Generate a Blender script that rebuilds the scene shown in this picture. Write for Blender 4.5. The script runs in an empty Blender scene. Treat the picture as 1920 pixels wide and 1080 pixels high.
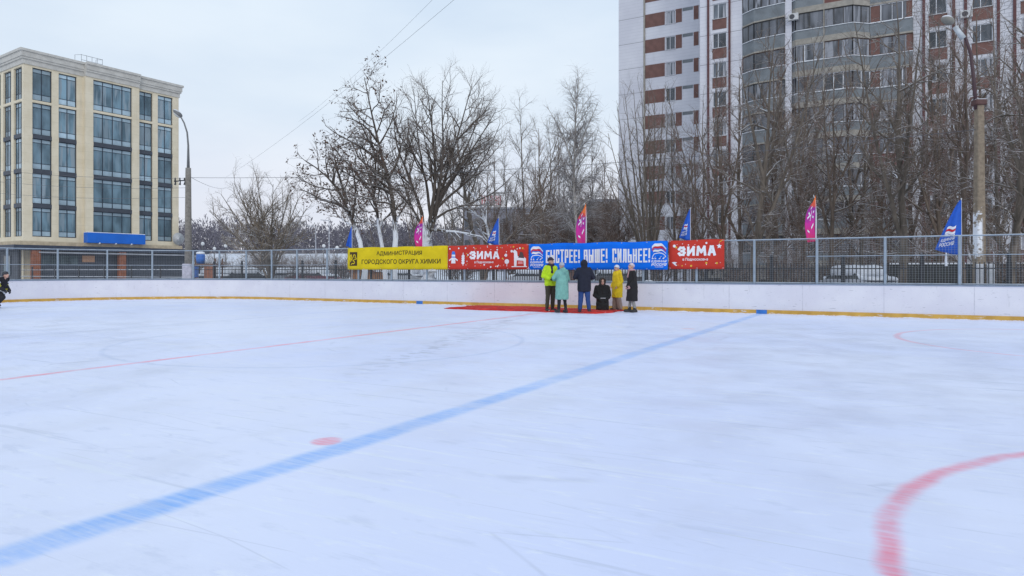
import bpy, bmesh, math, random
import numpy as np
from mathutils import Vector, Matrix, noise as mnoise, Quaternion

# ------------------------------------------------------------------ scene, camera, sky, sun, exposure
# World axes follow the rink: X runs along the far boards (to the right), Y across the ice, Z up.
sc = bpy.context.scene
COL = sc.collection
R = math.radians
F, YH, EYE = 1265.0, 508.6, 1.35
TH = math.atan2(.479, .878)
cam = bpy.data.cameras.new('camera'); co = bpy.data.objects.new('camera', cam); COL.objects.link(co)
co.location = (0, 0, EYE); co.rotation_euler = (R(90), 0, TH)
cam.sensor_width = 36; cam.lens = 36*F/1920; cam.shift_y = -(540-YH)/1920
cam.clip_start = .05; cam.clip_end = 5000
sc.camera = co

SUN_EL, SUN_AZ = R(32), R(140)
w = bpy.data.worlds.new('World'); sc.world = w; w.use_nodes = True
nt = w.node_tree; nt.nodes.clear()
def wn(t, **k):
    n = nt.nodes.new(t)
    for a, b in k.items(): setattr(n, a, b)
    return n
out = wn('ShaderNodeOutputWorld'); bg = wn('ShaderNodeBackground'); bg.inputs['Strength'].default_value = .1
sky = wn('ShaderNodeTexSky', sky_type='NISHITA', sun_disc=False, sun_elevation=SUN_EL, sun_rotation=SUN_AZ)
tc = wn('ShaderNodeTexCoord'); sep = wn('ShaderNodeSeparateXYZ'); nt.links.new(tc.outputs['Generated'], sep.inputs[0])
ramp = wn('ShaderNodeValToRGB'); nt.links.new(sep.outputs['Z'], ramp.inputs[0])
cr = ramp.color_ramp
cr.elements[0].position = 0; cr.elements[0].color = (.83, .82, .89, 1)
cr.elements[1].position = 1; cr.elements[1].color = (.60, .73, .92, 1)
for p, c in ((.10, (.80, .82, .90)), (.22, (.76, .845, .935)), (.38, (.725, .835, .95))):
    e = cr.elements.new(p); e.color = (*c, 1)
mp = wn('ShaderNodeMapping'); mp.inputs['Scale'].default_value = (1.6, 1.6, 5.0); nt.links.new(tc.outputs['Generated'], mp.inputs[0])
nz = wn('ShaderNodeTexNoise'); nz.inputs['Scale'].default_value = 1.7; nz.inputs['Detail'].default_value = 5; nz.inputs['Roughness'].default_value = .5
nt.links.new(mp.outputs[0], nz.inputs['Vector'])
cl = wn('ShaderNodeValToRGB'); nt.links.new(nz.outputs['Fac'], cl.inputs[0])
cl.color_ramp.elements[0].position = .32; cl.color_ramp.elements[0].color = (.90, .925, .965, 1)
cl.color_ramp.elements[1].position = .68; cl.color_ramp.elements[1].color = (1.06, 1.045, 1.03, 1)
mu = wn('ShaderNodeMix', data_type='RGBA', blend_type='MULTIPLY'); mu.inputs[0].default_value = 1
nt.links.new(ramp.outputs[0], mu.inputs[6]); nt.links.new(cl.outputs[0], mu.inputs[7])
sc10 = wn('ShaderNodeVectorMath', operation='SCALE'); sc10.inputs['Scale'].default_value = 10.6
nt.links.new(mu.outputs[2], sc10.inputs[0])
mx = wn('ShaderNodeMix', data_type='RGBA'); mx.inputs[0].default_value = .92
nt.links.new(sky.outputs[0], mx.inputs[6]); nt.links.new(sc10.outputs[0], mx.inputs[7])
nt.links.new(mx.outputs[2], bg.inputs['Color']); nt.links.new(bg.outputs[0], out.inputs[0])

sl = bpy.data.lights.new('sun', 'SUN'); sl.energy = .8; sl.angle = R(40); sl.color = (1, .95, .88)
so = bpy.data.objects.new('sun', sl); COL.objects.link(so)
sd = Vector((math.sin(SUN_AZ)*math.cos(SUN_EL), math.cos(SUN_AZ)*math.cos(SUN_EL), math.sin(SUN_EL)))
so.rotation_euler = sd.to_track_quat('Z', 'Y').to_euler(); so.location = (0, -20, 40)
sc.view_settings.view_transform = 'Standard'; sc.view_settings.look = 'None'
sc.view_settings.exposure = 0; sc.view_settings.gamma = 1
try: sc.cycles.max_bounces = 6; sc.cycles.transparent_max_bounces = 8
except Exception: pass

# ------------------------------------------------------------------ helpers
def at(x, D, z=0.0):
    """ground point seen at picture column x, D metres ahead of the camera"""
    X = (x-960)/F*D
    return Vector((X*.878-D*.479, X*.479+D*.878, z))
def zat(y, D): return EYE+(YH-y)*D/F
def pt(x, y, D): return at(x, D, zat(y, D))

def empty(name, loc=(0, 0, 0), rz=0.0, label=None, cat=None, group=None):
    o = bpy.data.objects.new(name, None); COL.objects.link(o)
    o.location = loc; o.rotation_euler = (0, 0, rz); o.empty_display_size = .2
    tag(o, label, cat, group); return o
def tag(o, label=None, cat=None, group=None, kind=None):
    if label: o['label'] = label
    if cat: o['category'] = cat
    if group: o['group'] = group
    if kind: o['kind'] = kind
    return o
def copy_tree(o, parent=None):
    c = o.copy(); COL.objects.link(c); c.parent = parent
    for ch in o.children: copy_tree(ch, c)
    return c

class MB:
    def __init__(s): s.v = []; s.f = []; s.m = []
    def add(s, vs, fs, mi=0):
        b = len(s.v); s.v += [tuple(p) for p in vs]; s.f += [tuple(i+b for i in f) for f in fs]; s.m += [mi]*len(fs); return s
    def box(s, x0, x1, y0, y1, z0, z1, mi=0):
        return s.add([(x0,y0,z0),(x1,y0,z0),(x1,y1,z0),(x0,y1,z0),(x0,y0,z1),(x1,y0,z1),(x1,y1,z1),(x0,y1,z1)],
              [(0,3,2,1),(4,5,6,7),(0,1,5,4),(1,2,6,5),(2,3,7,6),(3,0,4,7)], mi)
    def cbox(s, x0, x1, y0, y1, z0, z1, b=.02, mi=0):
        """box with chamfered vertical and top edges"""
        def ring(d, z): return [(x0+d,y0,z),(x1-d,y0,z),(x1,y0+d,z),(x1,y1-d,z),(x1-d,y1,z),(x0+d,y1,z),(x0,y1-d,z),(x0,y0+d,z)]
        def inn(d, z): return [(min(max(p[0],x0+d),x1-d), min(max(p[1],y0+d),y1-d), z) for p in ring(b, z)]
        rs = [inn(b, z0), ring(b, z0+b), ring(b, z1-b), inn(b, z1)]
        vs = sum(rs, []); fs = []
        for k in range(3):
            for i in range(8): j = (i+1) % 8; fs.append((k*8+i, k*8+j, k*8+8+j, k*8+8+i))
        fs += [tuple(range(7, -1, -1)), tuple(range(24, 32))]
        return s.add(vs, fs, mi)
    def tube(s, pts, rad, n=8, mi=0, cap=True):
        pts = [Vector(p) for p in pts]
        if not hasattr(rad, '__len__'): rad = [rad]*len(pts)
        vs = []; fs = []; u = None
        for i, p in enumerate(pts):
            t = (pts[min(i+1, len(pts)-1)]-pts[max(i-1, 0)]).normalized()
            if u is None: u = t.orthogonal().normalized()
            u = (u-t*u.dot(t)).normalized(); q = t.cross(u)
            for k in range(n):
                a = 2*math.pi*k/n; vs.append(p+(u*math.cos(a)+q*math.sin(a))*rad[i])
        for i in range(len(pts)-1):
            for k in range(n):
                j = (k+1) % n; fs.append((i*n+k, i*n+j, i*n+n+j, i*n+n+k))
        if cap: fs += [tuple(range(n-1, -1, -1)), tuple(range(len(vs)-n, len(vs)))]
        return s.add(vs, fs, mi)
    def rings(s, rs, mi=0):
        """rs: list of equal-length closed rings of points"""
        n = len(rs[0]); vs = sum([list(r) for r in rs], []); fs = []
        for i in range(len(rs)-1):
            for k in range(n):
                j = (k+1) % n; fs.append((i*n+k, i*n+j, i*n+n+j, i*n+n+k))
        fs += [tuple(range(n-1, -1, -1)), tuple(range(len(vs)-n, len(vs)))]
        return s.add(vs, fs, mi)
    def prism(s, poly, y0, y1, mi=0):
        """poly in XZ extruded along Y"""
        n = len(poly); vs = [(p[0], y0, p[1]) for p in poly]+[(p[0], y1, p[1]) for p in poly]
        fs = [tuple(range(n)), tuple(range(2*n-1, n-1, -1))]+[(i, i+n, (i+1) % n+n, (i+1) % n) for i in range(n)]
        return s.add(vs, fs, mi)
    def zprism(s, poly, z0, z1, mi=0):
        n = len(poly); vs = [(p[0], p[1], z0) for p in poly]+[(p[0], p[1], z1) for p in poly]
        fs = [tuple(range(n-1, -1, -1)), tuple(range(n, 2*n))]+[(i, (i+1) % n, (i+1) % n+n, i+n) for i in range(n)]
        return s.add(vs, fs, mi)
    def sphere(s, c, r, n=12, k=8, mi=0, M=None):
        if not hasattr(r, '__len__'): r = (r, r, r)
        vs = []; fs = []
        for i in range(1, k):
            a = math.pi*i/k
            for j in range(n):
                b = 2*math.pi*j/n; p = Vector((r[0]*math.sin(a)*math.cos(b), r[1]*math.sin(a)*math.sin(b), r[2]*math.cos(a)))
                if M is not None: p = M @ p
                vs.append(p+Vector(c))
        for s_ in (1, -1):
            p = Vector((0, 0, r[2]*s_)); p = M @ p if M is not None else p; vs.append(p+Vector(c))
        T, B = len(vs)-2, len(vs)-1
        for i in range(k-2):
            for j in range(n): q = (j+1) % n; fs.append((i*n+j, i*n+n+j, i*n+n+q, i*n+q))
        for j in range(n): q = (j+1) % n; fs.append((T, j, q)); fs.append((B, (k-2)*n+q, (k-2)*n+j))
        return s.add(vs, fs, mi)
    def mesh(s, name, mats, smooth=False):
        me = bpy.data.meshes.new(name); me.from_pydata([tuple(p) for p in s.v], [], s.f); 
        if not isinstance(mats, (list, tuple)): mats = [mats]
        for m in mats: me.materials.append(m)
        if len(mats) > 1: me.polygons.foreach_set('material_index', s.m)
        if smooth: me.polygons.foreach_set('use_smooth', [True]*len(me.polygons))
        me.update(); return me
    def build(s, name, mats, parent=None, smooth=False, loc=(0, 0, 0)):
        return link(name, s.mesh(name, mats, smooth), parent, loc)
def link(name, me, parent=None, loc=(0, 0, 0)):
    o = bpy.data.objects.new(name, me); COL.objects.link(o); o.parent = parent; o.location = loc; return o

# ------------------------------------------------------------------ materials
class NT:
    def __init__(s, name):
        s.m = bpy.data.materials.new(name); s.m.use_nodes = True; s.t = s.m.node_tree; s.t.nodes.clear()
        s.o = s.n('ShaderNodeOutputMaterial'); s.b = s.n('ShaderNodeBsdfPrincipled'); s.l(s.b.outputs[0], s.o.inputs[0])
        s.tc = s.n('ShaderNodeTexCoord')
    def n(s, t, **k):
        x = s.t.nodes.new(t)
        for a, b in k.items(): setattr(x, a, b)
        return x
    def l(s, a, b): s.t.links.new(a, b)
    def put(s, sock, v):
        if isinstance(v, bpy.types.NodeSocket): s.l(v, sock)
        elif hasattr(v, '__len__') and sock.type == 'RGBA' and len(v) == 3: sock.default_value = (*v, 1)
        else: sock.default_value = v
    def math(s, op, a, b=0.0, c=None, clamp=False):
        x = s.n('ShaderNodeMath', operation=op, use_clamp=clamp); s.put(x.inputs[0], a); s.put(x.inputs[1], b)
        if c is not None: s.put(x.inputs[2], c)
        return x.outputs[0]
    def noise(s, scale, detail=3, rough=.5, vec=None, dist=0.0):
        x = s.n('ShaderNodeTexNoise'); x.inputs['Scale'].default_value = scale; x.inputs['Detail'].default_value = detail
        x.inputs['Roughness'].default_value = rough; x.inputs['Distortion'].default_value = dist
        s.l(vec if vec is not None else s.tc.outputs['Object'], x.inputs['Vector']); return x.outputs['Fac']
    def mapping(s, scale=(1, 1, 1), rot=(0, 0, 0), loc=(0, 0, 0), vec=None):
        x = s.n('ShaderNodeMapping'); x.inputs['Scale'].default_value = scale; x.inputs['Rotation'].default_value = rot
        x.inputs['Location'].default_value = loc; s.l(vec if vec is not None else s.tc.outputs['Object'], x.inputs[0]); return x.outputs[0]
    def rng(s, v, a, b, c=0.0, d=1.0, smooth=True):
        x = s.n('ShaderNodeMapRange', interpolation_type='SMOOTHSTEP' if smooth else 'LINEAR')
        s.put(x.inputs['Value'], v); x.inputs['From Min'].default_value = a; x.inputs['From Max'].default_value = b
        x.inputs['To Min'].default_value = c; x.inputs['To Max'].default_value = d; return x.outputs[0]
    def mix(s, f, a, b, blend='MIX'):
        x = s.n('ShaderNodeMix', data_type='RGBA', blend_type=blend); s.put(x.inputs[0], f); s.put(x.inputs[6], a); s.put(x.inputs[7], b); return x.outputs[2]
    def xyz(s, v=None):
        x = s.n('ShaderNodeSeparateXYZ'); s.l(v if v is not None else s.tc.outputs['Object'], x.inputs[0]); return x.outputs
    def nz(s):
        g = s.n('ShaderNodeNewGeometry'); x = s.n('ShaderNodeSeparateXYZ'); s.l(g.outputs['Normal'], x.inputs[0]); return x.outputs[2]
    def rand(s): return s.n('ShaderNodeObjectInfo').outputs['Random']
    def done(s, color, rough=.6, bump=None, bstr=.3, bdist=.01, metal=0.0, spec=None):
        s.put(s.b.inputs['Base Color'], color); s.put(s.b.inputs['Roughness'], rough); s.b.inputs['Metallic'].default_value = metal
        if spec is not None: s.b.inputs['Specular IOR Level'].default_value = spec
        if bump is not None:
            x = s.n('ShaderNodeBump'); x.inputs['Strength'].default_value = bstr; x.inputs['Distance'].default_value = bdist
            s.l(bump, x.inputs['Height']); s.l(x.outputs[0], s.b.inputs['Normal'])
        return s.m
SNOW = (.80, .82, .86)
def mat(name, col, rough=.6, var=.15, scale=6, bump=0.0, bscale=60, metal=0.0, snow=None, spec=None, rnd=0.0):
    t = NT(name); n = t.noise(scale, 4, .6)
    lo = tuple(c*(1-var) for c in col); hi = tuple(min(1, c*(1+var)) for c in col)
    c = t.mix(t.rng(n, .3, .7), lo, hi)
    if rnd:
        k = t.math('MULTIPLY_ADD', t.rand(), 2*rnd, 1-rnd)
        v = t.n('ShaderNodeVectorMath', operation='SCALE'); t.l(c, v.inputs[0]); t.l(k, v.inputs['Scale']); c = v.outputs[0]
    if snow is not None:
        f = t.math('MULTIPLY', t.rng(t.nz(), snow, min(1, snow+.35)), t.rng(t.noise(3.2, 3), .33, .48)); c = t.mix(f, c, SNOW)
    return t.done(c, rough, t.noise(bscale, 3) if bump else None, bump, .01, metal, spec)

M = {}
M['white_board'] = None
def m_board():
    t = NT('rink_board_plastic'); p = t.xyz()
    n = t.rng(t.noise(.9, 5, .6), .35, .7)
    c = t.mix(n, (.70, .685, .745), (.77, .76, .80))
    sm = t.rng(t.noise(7, 3, .7, t.mapping((1, 1, .25))), .60, .72)
    c = t.mix(t.math('MULTIPLY', sm, .22), c, (.45, .45, .47))
    sp = t.rng(t.noise(26, 1, .5, t.mapping((1, 1, 2.2))), .72, .78)
    c = t.mix(t.math('MULTIPLY', sp, .5), c, (.3, .3, .32))
    pk = t.rng(t.noise(9, 2, .5, t.mapping((.5, .5, 3.4), (0, R(24), 0), (3, 0, 1))), .70, .73); c = t.mix(t.math('MULTIPLY', pk, .5), c, (.20, .20, .23))
    lo = t.math('MULTIPLY', t.rng(t.xyz()[2], .13, .45, 1, 0), t.rng(t.noise(1.8, 4, .7), .4, .65)); c = t.mix(t.math('MULTIPLY', lo, .35), c, (.55, .57, .66))
    return t.done(c, .42, t.noise(2.5, 3), .25, .02)
M['board'] = m_board()
def m_kick():
    t = NT('yellow_kickplate'); c = t.mix(t.rng(t.noise(2.5, 4, .6), .3, .7), (.50, .28, .045), (.66, .39, .07))
    c = t.mix(t.math('MULTIPLY', t.rng(t.noise(5, 4, .7, t.mapping((.6, .6, 2))), .60, .68), .6), c, (.72, .74, .80))
    z = t.xyz()[2]; e = t.rng(t.math('ADD', z, t.math('MULTIPLY', t.math('SUBTRACT', t.noise(3.0, 4, .7), .5), .09)), .004, .018, 1, 0)
    return t.done(t.mix(e, c, (.78, .82, .90)), .5)
M['kick'] = m_kick()
M['kick_blue'] = mat('blue_kickplate_mark', (.03, .17, .52), .5)
M['cap'] = mat('blue_grey_cap_rail', (.24, .29, .38), .5, .1, 4)
M['galv'] = mat('galvanised_steel', (.30, .36, .42), .45, .12, 5, metal=.25, snow=.55)
M['wire'] = mat('wire_mesh_steel', (.30, .32, .34), .5, .1)
M['black_metal'] = mat('black_painted_metal', (.025, .027, .032), .45, .2, snow=.7)
M['concrete'] = mat('pole_concrete', (.22, .20, .175), .85, .22, 9, .4, snow=.6)
M['lamp_metal'] = mat('lamp_grey_metal', (.16, .16, .16), .5, .15, snow=.5)
M['lamp_glass'] = mat('lamp_cover_plastic', (.45, .45, .42), .3)
M['cable'] = mat('cable_black', (.12, .12, .13), .7)
def m_carpet():
    t = NT('red_carpet'); c = t.mix(t.rng(t.noise(2.2, 5, .65), .3, .7), (.40, .012, .012), (.72, .035, .022))
    c = t.mix(t.math('MULTIPLY', t.rng(t.noise(6, 5, .75, t.mapping((1, 1.6, 1))), .60, .70), .55), c, (.75, .60, .64))
    wv = t.n('ShaderNodeTexWave'); wv.inputs['Scale'].default_value = .9; wv.inputs['Distortion'].default_value = 7; wv.inputs['Detail'].default_value = 3; t.l(t.mapping((1, .35, 1), (0, 0, R(12))), wv.inputs['Vector'])
    return t.done(c, .95, wv.outputs['Fac'], 1.0, .05)
M['carpet'] = m_carpet()
M['snow'] = mat('settled_snow', SNOW, .7, .05, 1.5, .4, 6)

def m_ice():
    t = NT('rink_ice'); ob = t.tc.outputs['Object']
    wob = t.n('ShaderNodeTexNoise'); wob.inputs['Scale'].default_value = 2.2; wob.inputs['Detail'].default_value = 4; t.l(ob, wob.inputs['Vector'])
    wv = t.n('ShaderNodeVectorMath', operation='MULTIPLY_ADD'); t.l(wob.outputs['Color'], wv.inputs[0]); wv.inputs[1].default_value = (.09, .09, 0)
    ad = t.n('ShaderNodeVectorMath', operation='ADD'); t.l(ob, ad.inputs[0]); ad.inputs[1].default_value = (-.045, -.045, 0); t.l(ad.outputs[0], wv.inputs[2])
    P = t.xyz(wv.outputs[0]); X, Y = P[0], P[1]
    base = t.mix(t.rng(t.noise(.16, 5, .55), .34, .66), (.75, .795, .985), (.835, .865, .995))
    base = t.mix(t.math('MULTIPLY', t.rng(t.noise(.55, 6, .62, None, .6), .5, .72), .45), base, (.68, .71, .82))
    # skate scratches and scraper streaks
    for i, (ang, sx, sy, lo, hi, col, k) in enumerate((
            (62, .35, 7.0, .60, .72, (.86, .90, .97), .55), (20, .5, 10.0, .62, .72, (.88, .92, .98), .5), (105, .28, 9.0, .63, .74, (.52, .57, .68), .45),
            (-35, .45, 12.0, .64, .74, (.87, .91, .97), .45), (48, .22, 16.0, .66, .74, (.48, .53, .64), .42), (85, 1.1, 24.0, .66, .76, (.88, .92, .98), .4),
            (5, 1.3, 30.0, .67, .76, (.55, .6, .72), .4))):
        v = t.mapping((sx, sy, 1), (0, 0, R(ang)), (i*7.3, i*3.1, 0))
        f = t.math('MULTIPLY', t.rng(t.noise(1.0, 3, .6, v, .25), lo, hi), k)
        base = t.mix(f, base, col)
    g1 = t.noise(1.0, 4, .65, t.mapping((2.2, 6.5, 1), (0, 0, R(28)))); base = t.mix(t.math('MULTIPLY', t.rng(g1, .54, .70), .38), base, (.60, .65, .80))
    g2 = t.noise(1.0, 4, .7, t.mapping((3.0, 11, 1), (0, 0, R(70)), (4, 9, 0))); base = t.mix(t.math('MULTIPLY', t.rng(g2, .56, .70), .5), base, (.90, .93, .985))
    vo = t.n('ShaderNodeTexVoronoi', feature='DISTANCE_TO_EDGE'); vo.inputs['Scale'].default_value = 1.0; t.l(t.mapping((.35, 1.9, 1), (0, 0, R(38)), (2, 1, 0)), vo.inputs['Vector'])
    cut = t.math('MULTIPLY', t.rng(vo.outputs['Distance'], .0, .012, 1, 0), t.rng(t.noise(.8, 3, .6), .5, .62)); base = t.mix(t.math('MULTIPLY', cut, .38), base, (.50, .54, .66))
    # ground-in paint worn by skating
    wear = t.rng(t.noise(1.3, 5, .65), .25, .62, .35, 1.0)
    fine = t.rng(t.noise(3.0, 4, .7, t.mapping((.6, 9, 1), (0, 0, R(55)))), .3, .65, .55, 1.0)
    wear = t.math('MULTIPLY', wear, fine)
    def band(d, half, soft): return t.rng(d, half-soft, half+soft, 1.0, 0.0)
    def line(x0, slope, half, soft, col, k, fade=None):
        nonlocal base
        lx = t.math('MULTIPLY_ADD', Y, slope, x0); d = t.math('ABSOLUTE', t.math('SUBTRACT', X, lx))
        f = t.math('MULTIPLY', band(d, half, soft), t.math('MULTIPLY', wear, k))
        if fade: f = t.math('MULTIPLY', f, t.rng(Y, fade[0], fade[1], fade[2], fade[3], False))
        base = t.mix(f, base, col)
    def circ(cx, cy, r, half, soft, col, k, disc=False):
        nonlocal base
        dx = t.math('SUBTRACT', X, cx); dy = t.math('SUBTRACT', Y, cy)
        d = t.math('SQRT', t.math('ADD', t.math('MULTIPLY', dx, dx), t.math('MULTIPLY', dy, dy)))
        if not disc: d = t.math('ABSOLUTE', t.math('SUBTRACT', d, r))
        else: half = r
        base = t.mix(t.math('MULTIPLY', band(d, half, soft), t.math('MULTIPLY', wear, k)), base, col)
    line(-3.67, .014, .12, .065, (.11, .42, .94), .80, (1, 11, 1.0, .62))
    line(-9.62, 0, .065, .035, (.95, .32, .40), .95)
    line(-15.4, -.035, .06, .05, (.38, .46, .66), .40)
    circ(-9.5, 9.9, 3.8, .04, .04, (.42, .52, .72), .42)
    circ(3.33, 3.9, 3.3, .055, .045, (.93, .18, .27), .80)
    circ(3.55, 16.2, 3.25, .055, .04, (.94, .38, .44), .6)
    circ(-3.86, 4.0, .125, 0, .03, (.95, .16, .25), .85, True)
    circ(-3.95, 15.9, .16, 0, .05, (.94, .5, .45), .6, True)
    # the trail of boots from the carpet across the ice
    tx = t.math('ABSOLUTE', t.math('ADD', t.math('MULTIPLY_ADD', Y, .31, 3.93), X))
    tr = t.math('MULTIPLY', band(tx, .30, .25), t.rng(t.noise(3.4, 2, .5, t.mapping((1.0, 1.5, 1))), .50, .60))
    tr = t.math('MULTIPLY', tr, t.rng(Y, 5.5, 9, 0, .5)); base = t.mix(tr, base, (.42, .45, .54))
    rough = t.rng(t.noise(1.2, 5, .6), .3, .7, .34, .6)
    h = t.noise(14, 4, .65, t.mapping((.5, 3, 1), (0, 0, R(50))))
    return t.done(base, rough, h, .12, .01, spec=.35)
M['ice'] = m_ice()

def m_ground():
    t = NT('snow_ground'); c = t.mix(t.rng(t.noise(.25, 6, .6), .35, .7), (.66, .68, .73), (.80, .82, .86))
    c = t.mix(t.math('MULTIPLY', t.rng(t.noise(1.7, 4, .7), .56, .7), .6), c, (.30, .28, .27))
    return t.done(c, .8, t.noise(2, 5), .5, .1)
M['ground'] = m_ground()

# ------------------------------------------------------------------ ground and ice
def ground_h(x, y):
    D = -x*.479+y*.878; X = x*.878+y*.479
    h = -.06
    if D > 30: h += .12*(math.sin(x*.31)*math.cos(y*.27)+1)*min(1, (D-30)/10)
    if D > 95:
        k = min(1, (D-95)/130); k = k*k*(3-2*k); lat = min(1, max(0, (60-X)/60)); h += 7.0*k*lat
    if D > 250: h += (D-250)*.012*min(1, max(0, (260-X)/200))
    return h
def axis(lo, hi, n):
    s = np.linspace(-1, 1, n); g = np.sinh(s*4.2)/math.sinh(4.2)
    return np.where(g < 0, -g*lo, g*hi)
gx = axis(-1800, 1800, 110); gy = axis(-1800, 2600, 110)
g = MB(); nn = len(gx)
g.v = [(float(a), float(b), ground_h(float(a), float(b))) for b in gy for a in gx]
g.f = [(j*nn+i, j*nn+i+1, j*nn+nn+i+1, j*nn+nn+i) for j in range(len(gy)-1) for i in range(nn-1)]; g.m = [0]*len(g.f)
tag(g.build('ground', M['ground'], smooth=True), kind='structure')

RX0, RX1, RY0, RY1, RR = -33.0, 13.0, -2.4, 22.6, 8.0
def rrect(off=0.0, seg=20):
    pts = []
    for cx, cy, a0 in ((RX1-RR, RY1-RR, 90), (RX0+RR, RY1-RR, 180), (RX0+RR, RY0+RR, 270), (RX1-RR, RY0+RR, 0)):
        for k in range(seg+1):
            a = R(a0-90+90*k/seg); pts.append((cx+(RR+off)*math.cos(a), cy+(RR+off)*math.sin(a)))
    return pts
ice = MB(); ice.v = [(p[0], p[1], 0.0) for p in rrect()]; ice.f = [tuple(range(len(ice.v)))]; ice.m = [0]
tag(ice.build('ice', M['ice']), kind='structure')

# ------------------------------------------------------------------ rink boards
def dens(pts, step=1.0):
    o = []
    for i, p in enumerate(pts):
        q = pts[(i+1) % len(pts)]; L = math.hypot(q[0]-p[0], q[1]-p[1]); n = max(1, int(L/step))
        for k in range(n): o.append((p[0]+(q[0]-p[0])*k/n, p[1]+(q[1]-p[1])*k/n))
    return o
def wall_loop(o0, o1, z0, z1):
    a = rrect(o0); b = rrect(o1); n = len(a); m = MB()
    for i in range(n): m.v += [(*a[i], z0), (*a[i], z1), (*b[i], z1), (*b[i], z0)]
    for i in range(n):
        j = (i+1) % n
        for k in range(4): l = (k+1) % 4; m.f.append((i*4+k, i*4+l, j*4+l, j*4+k)); m.m.append(0)
    return m
boards = empty('rink_boards', (-10, 22.6, 0), 0, 'white hockey rink boards with yellow kick plate running round the ice', 'rink boards')
def ch(m, name, mats, parent, smooth=False):
    """mesh given in world coordinates, hung under a parent that sits elsewhere"""
    o = m.build(name, mats, parent, smooth); l = parent.location; o.location = (-l.x, -l.y, -l.z); return o
ch(wall_loop(0, .10, -.05, .925), 'board_panel', M['board'], boards)
ch(wall_loop(-.015, .11, .925, .96), 'cap_rail', M['cap'], boards)
ch(wall_loop(-.018, 0, 0, .125), 'kick_plate', M['kick'], boards)
for x in (-16.66, -3.3): ch(MB().box(x-.16, x+.16, 22.575, 22.5823, .003, .128), 'line_mark', M['kick_blue'], boards)
sm = MB()
for k in range(14):
    x = 4.5-2.2*k; sm.box(x-.006, x+.006, 22.595, 22.6, .127, .924)
ch(sm, 'panel_seam', mat('seam_grey', (.58, .57, .62), .6), boards)

# ------------------------------------------------------------------ rink fence with wire mesh
FO = .06
def fpath(s):
    """s metres along the fence: 0 where the left corner starts, negative to the right"""
    r = RR+FO; L = r*math.pi/2
    if s <= 0: return Vector((-25-s, 22.6+FO, 0)), 0.0
    if s < L: a = s/r; return Vector((-25-r*math.sin(a), 14.6+r*math.cos(a), 0)), a
    return Vector((-33-FO, 14.6-(s-L), 0)), math.pi/2
fence = empty('rink_fence', (-10, 22.7, .96), 0, 'grey steel post fence with thin wire mesh standing on the rink boards', 'fence')
FZ0, FZ1 = .96, 2.35
stops = [-29.9, -28.8]+[-26.96+1.83*k for k in range(14)]+[-1.3, .35, 1.87, 3.3, 4.58, 6.43, 8.31, 10.25, 12.15, 14.1, 16.0, 18.0]
stops = sorted(set(round(s, 2) for s in stops))
postm = MB().cbox(-.036, .036, -.036, .036, FZ0, FZ1, .012).mesh('post', M['galv'])
def meshpanel(L):
    m = MB(); n = max(2, int(L/.07)); t = .0016
    for k in range(n+1):
        x = -L/2+L*k/n; m.box(x-t, x+t, -t, t, FZ0+.02, FZ1-.03)
    for k in range(20):
        z = FZ0+.05+k*(FZ1-FZ0-.1)/19; m.box(-L/2, L/2, t, 3*t, z-t, z+t)
    return m.mesh('mesh_panel', M['wire'])
pm = {}
off = Vector(fence.location)
for i, s in enumerate(stops):
    p, a = fpath(s); o = link('post', postm, fence); o.location = p-off; o.rotation_euler = (0, 0, a)
    if i+1 < len(stops):
        q, b = fpath(stops[i+1]); d = q-p; L = d.length; key = round(L, 1)
        ang = math.atan2(d.y, d.x)
        if key not in pm: pm[key] = meshpanel(L-.09)
        o = link('mesh_panel', pm[key], fence); o.location = (p+q)/2-off; o.rotation_euler = (0, 0, ang)
rails = MB()
nodes = [fpath(s)[0] for s in np.arange(-30, 19, .5)]
rails.tube([p+Vector((0, 0, FZ1)) for p in nodes], .02, 8)
ch(rails, 'top_rail', M['galv'], fence)
ch(MB().tube([p+Vector((0, .05, .985)) for p in nodes], .022, 6), 'bottom_rail', M['galv'], fence)
ch(MB().tube([fpath(s)[0]+Vector((0, .06, 1.81)) for s in np.arange(-30, -22.9, .5)], .012, 6), 'middle_rail', M['galv'], fence)
ch(MB().tube([fpath(s)[0]+Vector((0, .06, 1.64)) for s in np.arange(-4, 18.5, .5)], .012, 6), 'middle_rail', M['galv'], fence)

# snow caught along the outer edge of the boards
def snow_ridge():
    m = MB(); rs = []; g = random.Random(6)
    for i in range(150):
        x = -21+.225*i; h = max(.004, .052*(mnoise.noise(Vector((x*1.4, 2.2, 0)))+.25+.5*mnoise.noise(Vector((x*5, 7, 0))))); wd = .05+.25*h
        rs.append([(x, 22.745-wd*math.cos(a)*.8+wd*.2, .9645+h*max(0, math.sin(a))) for a in [math.pi*k/7 for k in range(8)]])
    m.rings(rs); o = m.build('snow_ridge', M['snow'], None, True); tag(o, 'thin uneven ridge of snow lying along the top edge of the rink boards', 'snow')
snow_ridge()

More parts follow.
